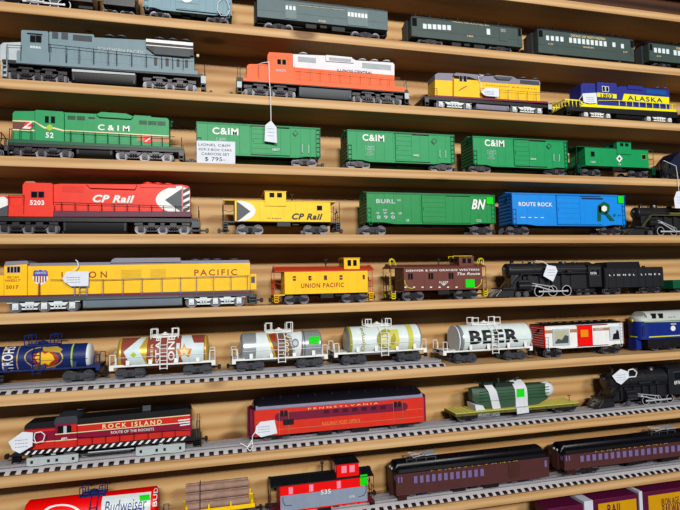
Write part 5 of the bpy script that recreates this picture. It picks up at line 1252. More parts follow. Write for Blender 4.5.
v = V('refrigerator_car', 'red and white box car with two pictures and a red door', 'box car', 6, 544, 624)
boxcar(v, 544.4, 326, 623.8, 343.6, WHITE, BLACK, [(546, 562.5), (603.5, 621)], door=(578, 592.6, 577, 608), doorm=BRED, ladm=LGREY, endm=BRED, panels=9, railm=MAROON)
v.drect('picture_border', [(552.5, 329.3, 570, 345)], .0305, LGREY); v.drect('picture', [(554.6, 330.8, 568.6, 343.2)], .031, PL('picture_tan', (182, 184, 158))); v.decal('picture_figures', [[(555, 343), (558, 338.6), (562, 340), (565, 335), (568.5, 336), (568.5, 342.8), (556, 343.6)]], .0315, DGREY)
v.decal('red_stripe', [[(545, 330.3), (552, 330), (552, 333), (545, 333.3)], [(570.5, 329.2), (577.5, 328.9), (577.5, 332), (570.5, 332.3)], [(593.4, 328), (609, 327.3), (609, 330), (593.4, 330.6)]], .0305, TAN)
v.drect('orange_panel', [(580.3, 330, 588.4, 336.8)], .0325, PATCHO); v.drect('picture_border', [(609.4, 326.4, 620.6, 340)], .0305, PL('pale_border', (206, 214, 222))); v.decal('picture_figures', [[(612.6, 339.6), (613.4, 334), (616, 333), (616.6, 329.6), (618.6, 331), (619.6, 339.2)]], .0312, BLACK)
v.text('MURPHY', 595, 328.2, 603, 330, .0311, WHITE)

v = V('diesel_locomotive', 'blue cab locomotive with grey roof and yellow stripes at the right edge', 'locomotive', 6, 634, 770)
hw = .0275; x0 = v.X(642.5); x1 = v.X(770); zt_ = v.pt(650, 311.2, 0)[1]; zg = v.pt(645, 321.8)[1]; zb_ = v.pt(660, 339)[1]
def nosebody(nm, m, zlo, zhi, fx, top=False):
    b = MB(); vs = []; fs = []; n = 9
    prof = [(fx+.0, .35), (fx+.0035, .62), (fx+.009, .83), (fx+.016, .95), (fx+.024, 1.), (x1, 1.)]
    ring = []
    for x, s in prof:
        zz = zhi if x > fx+.012 else zlo+(zhi-zlo)*(.72+.28*(s-.35)/.6)
        if top:
            pr = [(-hw*s, zlo), (-hw*s*.99, zlo+(zz-zlo)*.45), (-hw*s*.84, zlo+(zz-zlo)*.8), (-hw*s*.45, zz), (hw*s*.45, zz), (hw*s*.84, zlo+(zz-zlo)*.8), (hw*s*.99, zlo+(zz-zlo)*.45), (hw*s, zlo)]
        else: pr = [(-hw*s, zlo), (-hw*s, zhi), (hw*s, zhi), (hw*s, zlo)]
        ring.append([(x, y, z) for y, z in pr])
    k = len(ring[0]); vs = [p for r_ in ring for p in r_]
    fs = [tuple(range(k)), tuple(range(len(vs)-1, len(vs)-1-k, -1))]+[(j*k+i, (j+1)*k+i, (j+1)*k+(i+1) % k, j*k+(i+1) % k) for j in range(len(ring)-1) for i in range(k)]
    return b.add(vs, fs).build(nm, m, v.root)
nosebody('body', BEEBLUE, zb_, zg+.0002, x0); nosebody('nose_roof', BOGREY, zg, v.pt(645, 315.5, 0)[1], x0+.001, True)
cr0 = v.X(648); MB().prismx([(-hw*.93, zg), (-hw*.93, zg+(zt_-zg)*.5), (-hw*.7, zg+(zt_-zg)*.85), (-hw*.35, zt_), (hw*.35, zt_), (hw*.7, zg+(zt_-zg)*.85), (hw*.93, zg+(zt_-zg)*.5), (hw*.93, zg)], cr0+.006, x1).add([(cr0-.002, -hw*.9, zg+.001), (cr0-.002, hw*.9, zg+.001), (cr0+.008, hw*.3, zt_-.0003), (cr0+.008, -hw*.3, zt_-.0003), (cr0+.008, -hw*.92, zg+.001), (cr0+.008, hw*.92, zg+.001)], [(0, 1, 2, 3), (0, 3, 4), (1, 5, 2), (0, 4, 5, 1), (4, 3, 2, 5)]).build('cab', BOGREY, v.root)
for xx in (652.5, 659.5):
    p_ = v.rect(xx-2, 313.4, xx+2.2, 318.4, -hw*.8); MB().box(p_[0], p_[1], -hw*.97, -hw*.78, p_[2], p_[3]).build('cab_window', GLASS, v.root)
zs = v.pt(660, 336.6)[1]; MB().box(v.X(650), x1, -hw-.0005, -hw+.0003, zs-.0013, zs+.0013).build('yellow_stripe', BYEL, v.root); MB().box(x0+.0002, x0+.0035, -hw*.45, hw*.2, zs-.0013, zs+.0013).box(x0-.0006, x0+.003, -hw*.32, hw*.32, zs-.0013, zs+.0013).build('nose_stripe', BYEL, v.root)
v.decal('eave_stripe', [[(644, 321.4), (700, 320.2), (700, 321.2), (644, 322.4)]], hw, LIME)
MB().lathe([(-.004, .0001), (-.0035, .003), (0, .0042), (.004, .0046)], (x0+.0015, 0, zg+.0015), 'x', 18).build('headlight', BYEL, v.root)
v.decal('emblem', [ell(673, 328.3, 2.4, 2.6)], hw, WHITE); v.text('B&O', 668.5, 316.6, 675.5, 319.8, hw*.93, NAVYTXT, bold=.03); v.text('4500', 670.5, 323.2, 676, 324.8, hw+.0002, WHITE, bold=.02)
MB().prismx([(-.014, .006), (-.012, zb_), (.012, zb_), (.014, .006)], x0-.003, x0+.012).build('pilot', BEEBLUE, v.root)
v.box('frame', 648, 340, 770, 343, .026, BLACK, zb=.008); v.truck(654, 676, 'loco2'); v.truck(735, 760, 'loco2'); v.coupler(-1, 637); v.drect('door_outline', [(652, 323.8, 652.5, 333.5), (659, 323.8, 659.5, 333)], hw, NAVY); v.rail([643.5, 644.5], 326, 326, v.pt(644, 336)[1], m=NAVY)
# ================================================================ ROW 7
v = V('diesel_locomotive', 'red and maroon diesel locomotive with ROCK ISLAND lettering and striped sill', 'locomotive', 7, 12, 200, track=True)
v.prism('frame', [(12, 454), (200, 435.5), (200, 440), (12, 457)], .0285, BLACK)
v.prism('walkway_side', [(24, 451.4), (188, 436), (188, 439.8), (24, 455.4)], .0292, BLACK)
st = []
for k in range(23):
    t = k/23; x = 24.5+163*t; y = 451.6-15.3*t; st.append([(x, y+3.5), (x+2.6, y+3.3), (x+6, y-.5), (x+3.4, y-.2)])
v.decal('hazard_stripes', st, .0293, WHITE)
v.prism('short_hood', [(24.5, 429), (56, 426.5), (56, 449.5), (24.5, 452)], .0225, RIMAR); v.prism('short_hood_roof', [(24, 429.6), (24.6, 426), (27, 423.6), (56, 421), (56, 427.5)], .0226, BLACK)
v.prism('cab', [(55, 424), (77, 422.2), (77, 448.4), (55, 450.5)], .0278, RIMAR); v.prism('cab_roof', [(53.8, 424.8), (54.5, 420), (56.5, 417.5), (76, 415.8), (77.5, 418.5), (77.7, 422.8)], .0286, PL('cabroof_grey', (58, 62, 70)))
v.prism('long_hood', [(77, 424.2), (191, 413.5), (191.5, 438), (77, 448.5)], .0225, RIMAR)
v.prism('hood_roof', [(77, 424.8), (77.5, 420.5), (79, 418.6), (188, 408.4), (190.5, 410), (191.5, 414.2)], .0227, BLACK)
v.decal('livery_stripe', [[(77.5, 426), (190, 415.5), (190, 421.2), (77.5, 431.6)]], .0227, RIRED); v.decal('livery_stripe', [[(77.5, 425), (190, 414.6), (190, 415.4), (77.5, 425.8)], [(77.5, 432), (190, 421.6), (190, 422.4), (77.5, 432.8)]], .0231, CREAM)
v.decal('livery_stripe', [[(77.5, 439.2), (190, 428.8), (190, 436.5), (77.5, 447.2)]], .0227, RIRED); v.decal('livery_stripe', [[(33, 443.2), (55, 441.2), (55, 449.2), (33, 451)], [(25, 431), (55, 428.4), (55, 430.4), (25, 433)]], .0227, RIRED); v.decal('livery_stripe', [[(55.2, 441.6), (76.8, 439.6), (76.8, 447.8), (55.2, 449.6)], [(70.5, 424.6), (76.6, 424), (76.6, 431), (70.5, 431.6)]], .028, RIRED)
v.decal('livery_stripe', [[(33, 442.4), (55, 440.4), (55, 441.1), (33, 443.1)]], .0231, CREAM); v.decal('livery_stripe', [[(55.2, 440.6), (76.8, 438.6), (76.8, 439.4), (55.2, 441.4)], [(55.2, 434), (76.8, 432), (76.8, 432.9), (55.2, 434.9)]], .0284, CREAM)
for k in range(3): v.decal('end_stripe', [[(178+k, 420+k*2.4), (190, 418.6+k*2.4), (190, 419.8+k*2.4), (178+k, 421.2+k*2.4)]], .0233, WHITE)
cabwin(v, [(58, 426.6, 62.6, 433.2), (67.2, 426, 71.4, 432.4)], .0278, frame=BLACK); v.drect('window_post', [(63.6, 426.2, 66.6, 434)], .0278, LGREY)
v.text('ROCK ISLAND', 102.5, 423.2, 161.8, 425.8, .0234, CREAM, bold=.03, spacing=1.35) if False else None
def sltext(v, body, x0, yt0, x1, yt1, h, hw, m, **k):      # text whose photo row slopes: corners read at both ends
    a = v.pt(x0, yt0, -hw); b = v.pt(x1, yt1, -hw); zt_ = (a[1]+b[1])/2; hh = v.pt((x0+x1)/2, (yt0+yt1)/2, -hw)[1]-v.pt((x0+x1)/2, (yt0+yt1)/2+h, -hw)[1]
    vs, fs = textmesh(body, **k); me = bpy.data.meshes.new('lettering'); me.from_pydata([(a[0]+u*(b[0]-a[0]), -hw-.0005, zt_-hh+w_*hh) for u, w_ in vs], [], fs); me.materials.append(m); link('lettering', me, v.root)
sltext(v, 'ROCK ISLAND', 102.5, 424, 161.8, 419.8, 4.6, .0232, CREAM, bold=.04, spacing=1.3); sltext(v, 'ROUTE OF THE ROCKETS', 111, 431, 154, 427.8, 2.6, .0232, WHITE, bold=.01); v.text('485', 61, 437.6, 67.2, 440, .0283, WHITE, bold=.03)
doors(v, 80, 190, 439.8, 429.8, 7, 8, .0231, RIRED, RIRED)
v.rail([92, 105.5, 119.5, 134, 148, 162, 175], 437.4, 430.2, deckz(v, 130, 443), ends=(78, 190), r=.0005); v.rail([22, 24.5], 440, 440, deckz(v, 22, 453)); v.rail([196.5, 199], 421, 421, deckz(v, 197, 438), m=DGREY)
a = v.pt(147, 404.6, 0); MB().box(v.X(143, 408, 0), v.X(151, 408, 0), -.007, .007, v.pt(147, 412, 0)[1], a[1]).box(v.X(144, 408, 0)-.002, v.X(150, 408, 0)+.002, -.008, .008, a[1]-.0015, a[1]).build('exhaust_stack', DGREY, v.root, .0004)
v.horn(81, 409.5); v.truck(27, 78.5, 'box', TRSILV, zr=(v.pt(50, 467.4, -.0265)[1], v.pt(50, 456.4, -.0265)[1])); v.truck(136, 185, 'box', TRSILV, zr=(v.pt(160, 456.4, -.0265)[1], v.pt(160, 445.4, -.0265)[1])); v.fueltank(81, 453, 134, .008, BLACK, rnd=False); v.decal('air_pipe', [[(88, 452), (134, 447.8), (134, 448.8), (88, 453)]], .0256, LGREY)
v.pilot(-1, 11.5, deckz(v, 14, 457), BLACK, depth=.014); v.pilot(1, 201, deckz(v, 198, 440), BLACK, depth=.016); v.coupler(-1, 8); v.coupler(1, 205)
tag('price_tag', 'pale tag turned on its corner at the left end of the Rock Island locomotive', [(8.4, 441.8), (22.5, 431.8), (33, 432.6), (32.4, 446), (20, 453.3), (12.6, 450)], .010, [(30, 441, None), (36.5, 443, None), (43, 441, .012), (45, 435, .012), (41, 431.8, .012), (35, 433, None), (34, 438, None), (36, 443, None)], strr=.0009)

v = V('mail_car', 'red railway mail car with black roof and maroon window band', 'passenger car', 7, 254, 425, track=True)
a = v.pt(254.3, 407.6); b_ = v.pt(424.4, 399.7)
passenger(v, 254.3, 410, 424.4, 421.5, MCRED, MCROOF, [(262, 292), (388, 418)], roofz=.019, eave=MCEAVE, vents=10, kind='pass', endm=MAROON, cler=False)
x0 = v.X(275, None, -.03); x1 = v.X(407.5, None, -.03); zt2 = v.pt(330, 408.5)[1]; 
def bandpoly(v, xa, xb, yc, h):
    za = v.pt((xa+xb)/2, yc)[1]; hh = (v.pt((xa+xb)/2, yc-h/2)[1]-v.pt((xa+xb)/2, yc+h/2)[1])/2; X0 = v.X(xa, None, -.03); X1 = v.X(xb, None, -.03)
    p = [(X0+hh+hh*math.cos(t), za+hh*math.sin(t)) for t in [math.radians(k) for k in range(90, 271, 20)]]+[(X1-hh+hh*math.cos(t), za+hh*math.sin(t)) for t in [math.radians(k) for k in range(-90, 91, 20)]]
    return p
MB().prism(bandpoly(v, 275, 408, 411.8, 8), -.0307, -.0297).build('window_band', MAROON, v.root)
v.windows(7, 326.4, 411.6, 395-12, 407.4, 5.2, 3.4, .0306, PL('mail_window', (66, 10, 36)), MAROON)
v.windows(2, 281.8, 413.5, 285.8, 413.3, 2.6, 5.4, .0306, BLACK, TRUCK); v.windows(2, 395.5, 404.5, 399.4, 404.2, 2.4, 5, .0306, BLACK, TRUCK)
for xs in ((279, 289, 411, 434), (393, 403, 402, 422)):
    q = v.rect(xs[0], xs[2], xs[1], xs[3], -.03); MB().box(q[0], q[0]+.0006, -.0312, -.03, q[2], q[3]).box(q[1]-.0006, q[1], -.0312, -.03, q[2], q[3]).build('mail_door', TAN, v.root)
v.box('catcher_arm', 283, 419.5, 294, 424.5, .0312, TRUCK, y1=-.030)
sltext(v, 'P E N N S Y L V A N I A', 308, 407.6, 378, 402.6, 1.7, .0306, CREAM); sltext(v, 'RAILWAY POST OFFICE', 322, 421.8, 360, 418.8, 3.6, .0306, PL('orange_ink', (236, 142, 90)))
for yy in ((415.6, .8), (424, .6)):
    z = v.pt(340, yy[0])[1]; MB().box(v.X(256), v.X(423), -.0304, -.0298, z-.0004, z+.0004).build('pin_stripe', TAN, v.root)
tag('price_tag', 'white tag leaning on the left end of the red mail car', [(256, 426.5), (260.5, 421.8), (274.5, 420), (277.3, 433.2), (261, 437.2), (255, 433)], .012, [(256, 431, None), (252.5, 436, .008), (252, 443, .004), (247, 448, 0), (250, 451, -.002), (253, 447, .002), (252, 440, .006), (247.5, 447, 0), (240, 443, .006)], strr=.0009)

v = V('flat_car', 'olive flat car with pale yellow deck carrying the wrapped green load', 'flat car', 7, 455, 580, track=True)
p0 = v.pt(455.5, 413.5); p1 = v.pt(580, 403.8); zd = (p0[1]+p1[1])/2; x0 = p0[0]; x1 = p1[0]; hw = .030
MB().box(x0, x1, -hw, hw, zd-.0066, zd).build('side_sill', FLOLIVE, v.root, .0004)
MB().box(x0+.001, x1-.001, -hw+.001, hw-.001, zd-.0002, zd+.0010).build('deck', FLDECK, v.root)
sl = MB(); 
for i in range(9):
    x = x0+(x1-x0)*(i+.5)/9
    for q in (-1, 1): sl.box(x-.0025, x+.0025, min(q*hw, q*(hw+.0016)), max(q*hw, q*(hw+.0016)), zd-.0052, zd-.001)
sl.build('stake_pockets', FLOLIVE, v.root); pl = MB()
for i in (.03, .06, .1, .14, .19): pl.box(x0+(x1-x0)*i-.0003, x0+(x1-x0)*i+.0003, -hw+.001, hw-.001, zd+.001, zd+.0014)
pl.build('deck_planks', FLOLIVE, v.root); MB().prism([(x0+.006, zd-.006), (x0+.03, zd-.0115), (x1-.03, zd-.0115), (x1-.006, zd-.006)], -.01, .01).build('underframe', BLACK, v.root)
v.truck(459, 478, 'freight'); v.truck(556, 577, 'freight'); v.coupler(-1, 452); v.coupler(1, 584)
xb_ = x1-.010; MB().cyl((xb_, -.004, zd), (xb_, -.004, zd+.014), .0008, seg=6).box(xb_-.0045, xb_+.0045, -.0048, -.0032, zd+.0135, zd+.0150).build('brake_stand', BLACK, v.root)
v.text('PENNSYLVANIA', 478, 414, 500, 416, .0302, LGREY)
c_ = V('wrapped_load', 'green boat-shaped load wrapped with white tissue and a green sticker', 'model cargo', 7, 474, 561, track=True)
c_.z += zd+.001; c_.root.location.z = c_.z; c_.z = ZT[7]+TRK; c_.root.location.z = c_.z
L = lambda x, y, yl=-.018: c_.pt(x, y, yl)
ax, az = L(474, 395); bx, bz = L(550, 388); z0_ = zd+.0015; hT = L(510, 379.5)[1]
b = MB(); sec = []
for t, wf, lo in ((0, .5, .32), (.06, .8, .16), (.15, .96, .04), (.3, 1, 0), (.6, 1, 0), (.8, .92, .02), (.92, .7, .16), (1, .25, .36)):
    x = ax+(bx+.012-ax)*t; h = hT-z0_; wv = .021*wf; sec.append([(x, -wv*.8, z0_+h*lo), (x, -wv, z0_+h*.45), (x, -wv*.98, z0_+h*.62), (x, -wv*.7, z0_+h*.74), (x, wv*.7, z0_+h*.74), (x, wv*.98, z0_+h*.62), (x, wv, z0_+h*.45), (x, wv*.8, z0_+h*lo)])
k = 8; vs = [p for r_ in sec for p in r_]; b.add(vs, [tuple(range(k)), tuple(range(len(vs)-1, len(vs)-1-k, -1))]+[(j*k+i, (j+1)*k+i, (j+1)*k+(i+1) % k, j*k+(i+1) % k) for j in range(len(sec)-1) for i in range(k)])
b.build('hull', CANVAS, c_.root); h = hT-z0_
rb = MB()
for kz in (.3, .42, .54, .64):
    rb.tube([(ax+.014, -.0208, z0_+h*kz), (bx-.004, -.0205, z0_+h*kz)], .0008, 6)
rb.build('hull_ribs', DGREEN, c_.root)
tp = MB().box(ax+.03, ax+.055, -.011, .011, z0_+h*.72, z0_+h*.92).box(ax+.06, ax+.11, -.013, .013, z0_+h*.72, z0_+h*.88).cyl((ax+.045, 0, z0_+h*.8), (ax+.01, 0, z0_+h*.95), .0018, seg=8).cyl((ax+.09, 0, z0_+h*.85), (ax+.13, 0, z0_+h*1.0), .0018, seg=8).cyl((ax+.075, 0, z0_+h*.8), (ax+.075, 0, z0_+h*1.04), .0045, .003, 12).cyl((ax+.12, 0, z0_+h*.7), (ax+.12, 0, z0_+h*.98), .004, seg=10)
tp.build('deck_fittings', PL('deck_fit', (34, 44, 40)), c_.root)
def wrapband(xa, xb, grow=.0012, lean=0., name='tissue_wrap', lo=0.):
    b = MB(); r_ = []
    for t in (0, 1):
        x = xa+(xb-xa)*t; g = .0212+grow
        r_.append([(x+lean*s, y, z) for y, z, s in ((-g*.86, z0_+h*lo, 0), (-g, z0_+h*.45, .5), (-g*.99, z0_+h*.64, .7), (-g*.7, z0_+h*.8, 1), (0, z0_+h*.92, 1), (g*.7, z0_+h*.8, 1), (g*.99, z0_+h*.64, .7), (g, z0_+h*.45, .5), (g*.86, z0_+h*lo, 0))])
    n = 9; vs = r_[0]+r_[1]; b.add(vs, [(i, i+1, i+1+n, i+n) for i in range(n-1)]+[tuple(range(n-1, -1, -1)), tuple(range(n, 2*n))]); return b.build(name, TISSUE, c_.root)
wrapband(L(492, 395)[0], L(500, 395)[0], lean=-.016); wrapband(L(515, 390)[0], L(527, 390)[0], lean=-.004)
q = [L(516, 400, -.0318), L(528, 400, -.0318)]; MB().prism([(q[0][0], zd+.0016), (q[1][0], zd+.0012), (q[1][0]+.001, zd-.0105), (q[0][0]+.001, zd-.012)], -.0328, -.032).box(q[0][0], q[1][0], -.0325, -.018, zd+.0012, zd+.0022).build('tissue_wrap', TISSUE, c_.root)
MB().prism([(ax+.001, zd+.0013), (ax-.001, zd+.016), (ax+.020, zd+.012), (ax+.026, zd+.0013)], -.023, .018).build('tissue_wrap', TISSUE, c_.root, .001)
MB().lathe([(-.010, .013), (-.004, .0185), (.004, .0195), (.014, .0165), (.022, .010), (.026, .001)], (L(548, 388)[0], 0, z0_+h*.5), 'x', 12).build('tissue_wrap', TISSUE, c_.root)
q = c_.rect(516.5, 389, 524.5, 396.6, -.0226); MB().box(q[0], q[1], -.0232, -.0222, q[2], q[3]).build('price_sticker', STICK, c_.root)

v = V('steam_locomotive', 'black steam locomotive with round smokebox front at the right edge on track', 'locomotive', 7, 600, 735, track=True)
steam(v, (605, 372.6, 668), .0215, (668, 366.5, 700), [646, 658, 670], .0112, 599.5, (627, 394, 637, .0085), (611.5, 366.3), [(634, 367, .009), (650, 366, .009)], trail=[690, 698], lead=1)
v.text('8976', 674, 381, 680.5, 384, .0268, WHITE, bold=.03); v.coupler(-1, 596)
tag('price_tag', 'white tag with a string ring on the boiler of the black locomotive at right', [(612, 376), (620.5, 369), (628, 371.6), (629, 377.4), (621, 384.6), (616.5, 382)], .022, [(628, 374, None), (628.5, 370, None), (633, 369, None), (636.8, 372.5, None), (635.5, 376.6, None), (630, 377, None), (626.5, 378, None)], strr=.0014)
tag('price_tag', 'thin tag string end hanging by the smokebox of the rightmost black locomotive', [(619.2, 388), (620.4, 388), (621, 392), (619.8, 392)], .022, [(619.5, 386, None), (622, 392, None), (622.6, 396, None)], lines=0) if False else None

# ================================================================ ROW 8
v = V('tank_car', 'red and white Budweiser tank car cut by the bottom frame edge', 'tank car', 8, 18, 168, track=True)
tankcar(v, 26.5, 501, 158.5, 519, BRED, BRED, [(24, 52), (132, 158)], (18, 167), NAVY, (79, 489.2, 104.5, 500), (89.5, 96.5), (545, 533)) 
wrap(v, [[(104, 494), (152, 489), (152, 530), (104, 530)]], TANKW, 'label_panel'); wrap(v, [ell(62, 515, 20, 11.5)], WHITE, 'round_label'); wrap(v, [ell(62, 515, 17, 9.5)], BRED, 'round_label_centre', t=.0009)
wraptext(v, 'Budweiser', 105.6, 501.8, 146.5, 509, PL('label_blue', (52, 62, 128)), bold=.0, shear=.08); wraptext(v, 'KING OF BEERS', 110, 511, 145, 514, PL('label_blue', (52, 62, 128)))
wrap(v, [[(140, 493), (150.4, 491.7), (150.4, 499.6), (140, 500.8)]], STICK, 'price_sticker', t=.0012); wraptext(v, 'BUD', 153.5, 490.5, 157, 506, TANKW, rot=True, bold=.02)

v = V('log_car', 'yellow log flat car under the stacked logs', 'flat car', 8, 180, 262, track=True)
p0 = v.pt(190, 511); p1 = v.pt(254, 504.5); zd = p1[1]-.001; x0 = v.X(182); x1 = v.X(255)
MB().box(x0, x1, -.029, .029, zd-.005, zd).box(x0, x1, -.029, -.027, zd, zd+.003).box(x0, x1, .027, .029, zd, zd+.003).build('deck', CPYEL, v.root, .0004)
sk = MB()
for x in (.06, .36, .66, .96):
    for q in (-1, 1): sk.box(x0+(x1-x0)*x-.0015, x0+(x1-x0)*x+.0015, q*.0285-.001, q*.0285+.001, zd-.004, zd+.012)
sk.build('stake', CPYEL, v.root); v.truck(184, 206, 'freight'); v.truck(234, 256, 'freight'); v.coupler(1, 261); v.coupler(-1, 177)
lx0, lzt = v.pt(185.3, 488.2, -.016); lx1 = v.pt(248.6, 482.5, -.016)[0]; rad = .0068
lg = MB(); prof = []
for i in range(15):
    t = i/14; prof.append(((lx1-lx0)*(t-.5), rad*(1+.05*math.sin(i*2.3))))
lgm = MB().lathe(prof, (0, 0, 0), 'x', 16).mesh('log', LOG)
znow = zd+rad; rows = [(-.018, 0), (-.0045, 0), (.009, 0), (.021, 0), (-.012, 1), (.0015, 1), (.015, 1), (-.0055, 2), (.008, 2)]
zt_top = lzt-rad; step = (zt_top-(zd+rad+.0004))/2
names = {0: 'bottom layer', 1: 'middle layer', 2: 'top layer'}
pos = {0: ['frontmost', 'second from the front', 'third from the front', 'rearmost'], 1: ['frontmost', 'centre', 'rearmost'], 2: ['frontmost', 'rear']}
cnt = {0: 0, 1: 0, 2: 0}; strap_pts = []
for y, rw in rows:
    o = bpy.data.objects.new('log', lgm); COL.objects.link(o); o.location = (v.x+(lx0+lx1)/2, v.yc+y, v.z+zd+rad+.0004+step*rw); o.rotation_euler = (random.uniform(0, 6), 0, 0)
    props(o, 'brown wooden log, %s in the %s on the yellow log car' % (pos[rw][cnt[rw]], names[rw]), 'log', 'logs stacked on the log car'); cnt[rw] += 1
sx = v.pt(200, 490, -.02)[0]
sb = MB().tube([(sx, -.027, zd), (sx, -.0262, zd+.012), (sx, -.0135, lzt+.0006), (sx, .015, lzt+.0006), (sx, .0285, zd+.012), (sx, .029, zd)], .0009, 6)
sb.build('load_chain', BLACK, v.root)

v = V('caboose', 'red and blue-grey caboose with black roof and green sticker on the lowest shelf', 'caboose', 8, 268, 378, track=True)
q0 = v.pt(280, 488.3); q1 = v.pt(368, 477)
caboose(v, 280, 486.5, 367.5, 502, BRED, BLACK, [(288, 308), (340, 364)], (336.5, 464.8, 359, 474.5), (271, 374), porchm=MAROON, railm=BROWND, plat=(270.5, 374.5), roofth=.007, stack=(322, 462.5), cupwm=PINK, stepm=BLACK)
zt_, zb_ = v.pt(325, 480.5)[1], v.pt(325, 506)[1]; zm = v.pt(325, 491)[1]; X0, X1 = v.X(280.4), v.X(367.2)
MB().box(X0, X1, -.0302, -.0288, zb_, zm).box(X0, X1, .0288, .0302, zb_, zm).build('lower_side', CABGREY, v.root)
v.windows(1, 290.8, 490.6, 290.8, 490.6, 4.2, 7, .0292, PINK, BRED); v.windows(1, 311.2, 488, 311.2, 488, 4.2, 7, .0292, PINK, BRED); v.windows(1, 338.8, 484.6, 338.8, 484.6, 4, 7.4, .0292, PINK, BRED)
v.text('535', 320.6, 490, 330.8, 493.3, .0303, WHITE, bold=.03); v.sticker(360, 474.9, 367.4, 485, .0294)
v.text('LIONEL', 349, 495.6, 355, 497, .0303, WHITE)
for xs in ([(282.8, 497), (283, 502), (285.5, 505.5), (292, 505)], [(366, 484), (366, 491), (364, 495), (358, 497)]):
    q = [v.pt(x, y) for x, y in xs]; MB().tube([(a, -.031, b) for a, b in q], .0006, 6).build('curved_grab_iron', BLACK, v.root)

def prr(lbl, xl, yt, xr, yb, trucks, wins, text, door, pan, smalls, vents=0):
    v = V('electric_coach', lbl, 'passenger car', 8, xl, xr, track=True)
    a = v.pt(xl, yt); b = v.pt(xr, yb)
    passenger(v, xl, yt, xr, yb, PRR, PRRROOF, trucks, roofz=.019, eave=None, vents=6, kind='pass', endm=PRR, cpl=(-1, 1))
    n, xa, ya, xb, yb_ = wins; v.windows(n, xa, ya, xb, yb_, 3.6, 7.2 if xa < 560 else 6.2, .0305, LAV, PRR)
    for w_ in smalls: v.windows(1, *w_[:2], *w_[:2], w_[2], w_[3], .0305, LAV, PRR)
    sltext(v, 'P E N N S Y L V A N I A', *text, .0306, GOLDT)
    if door:
        o = v.drect('baggage_door', [door], .0302, BROWND, t=.0007)
    # corner steps
    x0 = v.X(xl+2.5); x1_ = v.X(xl+10.5); z0 = v.rect(xl, yt, xr, yb)[2]; s = MB()
    for k in range(3): s.box(x0, x1_, -.031, -.02, z0-.003-k*.0036, z0-.002-k*.0036)
    s.box(x0, x0+.001, -.031, -.02, z0-.0112, z0).box(x1_-.001, x1_, -.031, -.02, z0-.0112, z0).box(x0, x1_, -.021, -.02, z0-.0112, z0); s.build('corner_steps', PRR, v.root)
    # end face details
    xe = v.rect(xl, yt, xr, yb)[0]; z1 = v.rect(xl, yt, xr, yb)[3]
    for y in (-.02, 0, .02): MB().box(xe-.0006, xe+.0003, y-.0045, y+.0045, z1-.016, z1-.007).build('end_window', LAV, v.root)
    MB().cyl((xe-.003, -.006, z1+.004), (xe, -.006, z1+.004), .0028, seg=12).cyl((xe-.003, .006, z1+.004), (xe, .006, z1+.004), .0028, seg=12).build('headlight', BOGREY, v.root)
    # pantograph
    if pan:
        xa, xb, arm = pan; X0, X1 = v.X(xa), v.X(xb); zr = z1+.019
        p = MB()
        for y in (-.014, .014):
            p.tube([(X0, y, zr+.004), (X1, y, zr+.004)], .0008, 6)
            for x in (X0+.002, X0*.66+X1*.34, X0*.34+X1*.66, X1-.002): p.cyl((x, y, zr-.005), (x, y, zr+.004), .0012, seg=8)
        for x in (X0+.002, X1-.002): p.tube([(x, -.014, zr+.004), (x, .014, zr+.004)], .0008, 6)
        p.build('pantograph_base', DGREY, v.root)
        aX = v.X(arm[0]); bX = v.X(arm[1]); a_ = MB()
        for y in (-.009, .009): a_.tube([(aX, y, zr+.005), (aX+(bX-aX)*.42, y*.8, zr+.0075), (bX, y*.4, zr+.009)], .0010, 6).tube([(aX, y, zr+.004), (aX-(bX-aX)*.12, y, zr+.012), (aX+(bX-aX)*.3, y*.5, zr+.008)], .0008, 6)
        a_.prism([(aX+(bX-aX)*.45, zr+.0075), (bX-.002, zr+.0092), (bX, zr+.0105), (aX+(bX-aX)*.5, zr+.0095)], -.014, .014)
        a_.build('pantograph_arm', STEEL, v.root)
    return v
prr('brown electric coach with nine lavender windows and a pantograph, bottom row', 396, 474, 549.5, 476.5, [(407, 436), (509, 538)], (12, 415.6, 479.6, 482, 472.4), (431, 470, 518, 459.4, 1.4), (508, 460, 520, 477), (409, 440, (418, 441)), [(398.5, 480, 1.6, 6), (401.6, 479.6, 1.6, 6), (545.6, 463.6, 2.4, 6.4)])
prr('longer brown electric coach cut by the lower right frame edge', 564, 454.5, 735, 449, [(574, 600), (690, 716)], (19, 582, 458.6, 691, 446.8), (595, 450.4, 668, 443, 1.2), None, (657, 682, (664, 684)), [(566.3, 458.6, 1.4, 5), (569.2, 458.2, 1.4, 5)])

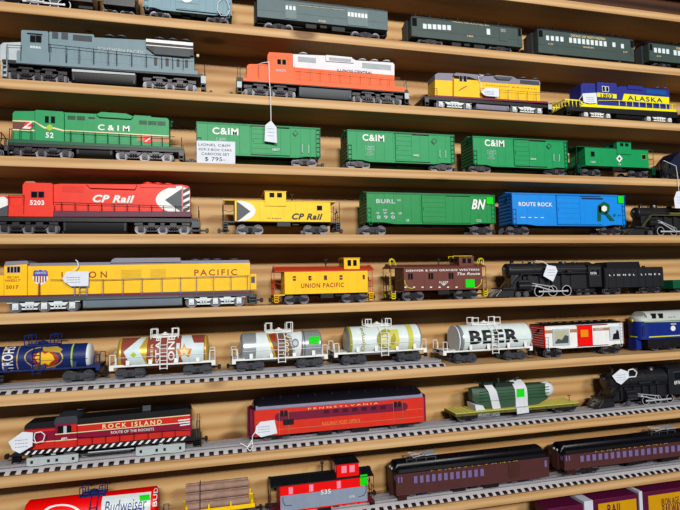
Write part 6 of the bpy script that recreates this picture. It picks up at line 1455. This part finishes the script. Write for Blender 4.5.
# ================================================================ ROW 9: packaging boxes below the lowest shelf
def carton(lbl, xl, yt, xr, yl, m, panel=None, text=None, dep=.05, yo=.012):
    z = ZT[9]; a = P(xl, yt, D+yo); b = P(xr, yl, D+yo); zt_ = (a.z+b.z)/2
    r = bpy.data.objects.new('display_box', None); COL.objects.link(r); r.location = ((a.x+b.x)/2, D+yo+dep/2, z); props(r, lbl, 'box', 'maroon packaging boxes'); cx = (a.x+b.x)/2; h = (b.x-a.x)/2
    MB().box(-h, h, -dep/2, dep/2, 0, zt_-z).build('carton', m, r, .0008)
    if panel:
        c_ = P(*panel[:2], D+yo); d = P(*panel[2:4], D+yo); MB().box(c_.x-cx, d.x-cx, -dep/2-.0006, -dep/2+.0002, .012, c_.z-z).build('printed_panel', BOXY, r)
        if text:
            for t, x0, y0, x1_, y1_, mm in text:
                p, q = P(x0, y0, D+yo), P(x1_, y1_, D+yo); vs, fs = textmesh(t, bold=.03)
                me = bpy.data.meshes.new('lettering'); me.from_pydata([(p.x-cx+u*(q.x-p.x), -dep/2-.0012, q.z-z+w_*(p.z-q.z)) for u, w_ in vs], [], fs); me.materials.append(mm); link('lettering', me, r)
    return r
carton('maroon box with orange-yellow panel, in the middle of the three bottom boxes', 594, 500, 638, 494, BOXM, (598, 504, 636, 499), [('RAIL', 607, 504.5, 622, 512, BOXM)])
carton('maroon box with large yellow panel in the bottom right corner', 643, 492, 700, 485, BOXM, (648, 496, 700, 487), [('IRON AGE', 661, 498.5, 679, 503, BROWN), ('RAILWAY', 662, 505, 682, 512, BOXM)])
carton('plain maroon box, leftmost of the bottom boxes', 548, 509, 583, 504, BOXM)
carton('narrow pale carton standing between two maroon boxes at the bottom', 584.2, 502, 593, 500, BOXW)
carton('slim white carton between the yellow-panelled boxes', 639, 492, 642.2, 491, BOXW, dep=.05)

# ================================================================ LIGHT
W = bpy.data.worlds.new('world'); SC.world = W; W.use_nodes = True
W.node_tree.nodes['Background'].inputs['Color'].default_value = (*lin((206, 214, 224)), 1); W.node_tree.nodes['Background'].inputs['Strength'].default_value = WORLD_S = .08
def lamp(x, y, z, tx, ty, tz, sx, sy, e, col=(1, .97, .92)):
    l = bpy.data.lights.new('ceiling_lamp', 'AREA'); l.shape = 'RECTANGLE'; l.size = sx; l.size_y = sy; l.energy = e; l.color = col
    o = bpy.data.objects.new('ceiling_lamp', l); COL.objects.link(o); o.location = (x, y, z); d = Vector((tx-x, ty-y, tz-z)); o.rotation_euler = d.to_track_quat('-Z', 'Y').to_euler()
lamp(-.2, -2.8, 1.4, .2, 1.1, 0, .9, .16, 150)
lamp(1.7, -2.5, 1.45, .6, 1.1, 0, .8, .16, 76)
SC.view_settings.view_transform = 'Standard'; SC.view_settings.look = 'None'; SC.view_settings.gamma = 1; SC.view_settings.exposure = .32
SC.view_settings.use_curve_mapping = False
bpy.context.view_layer.update()
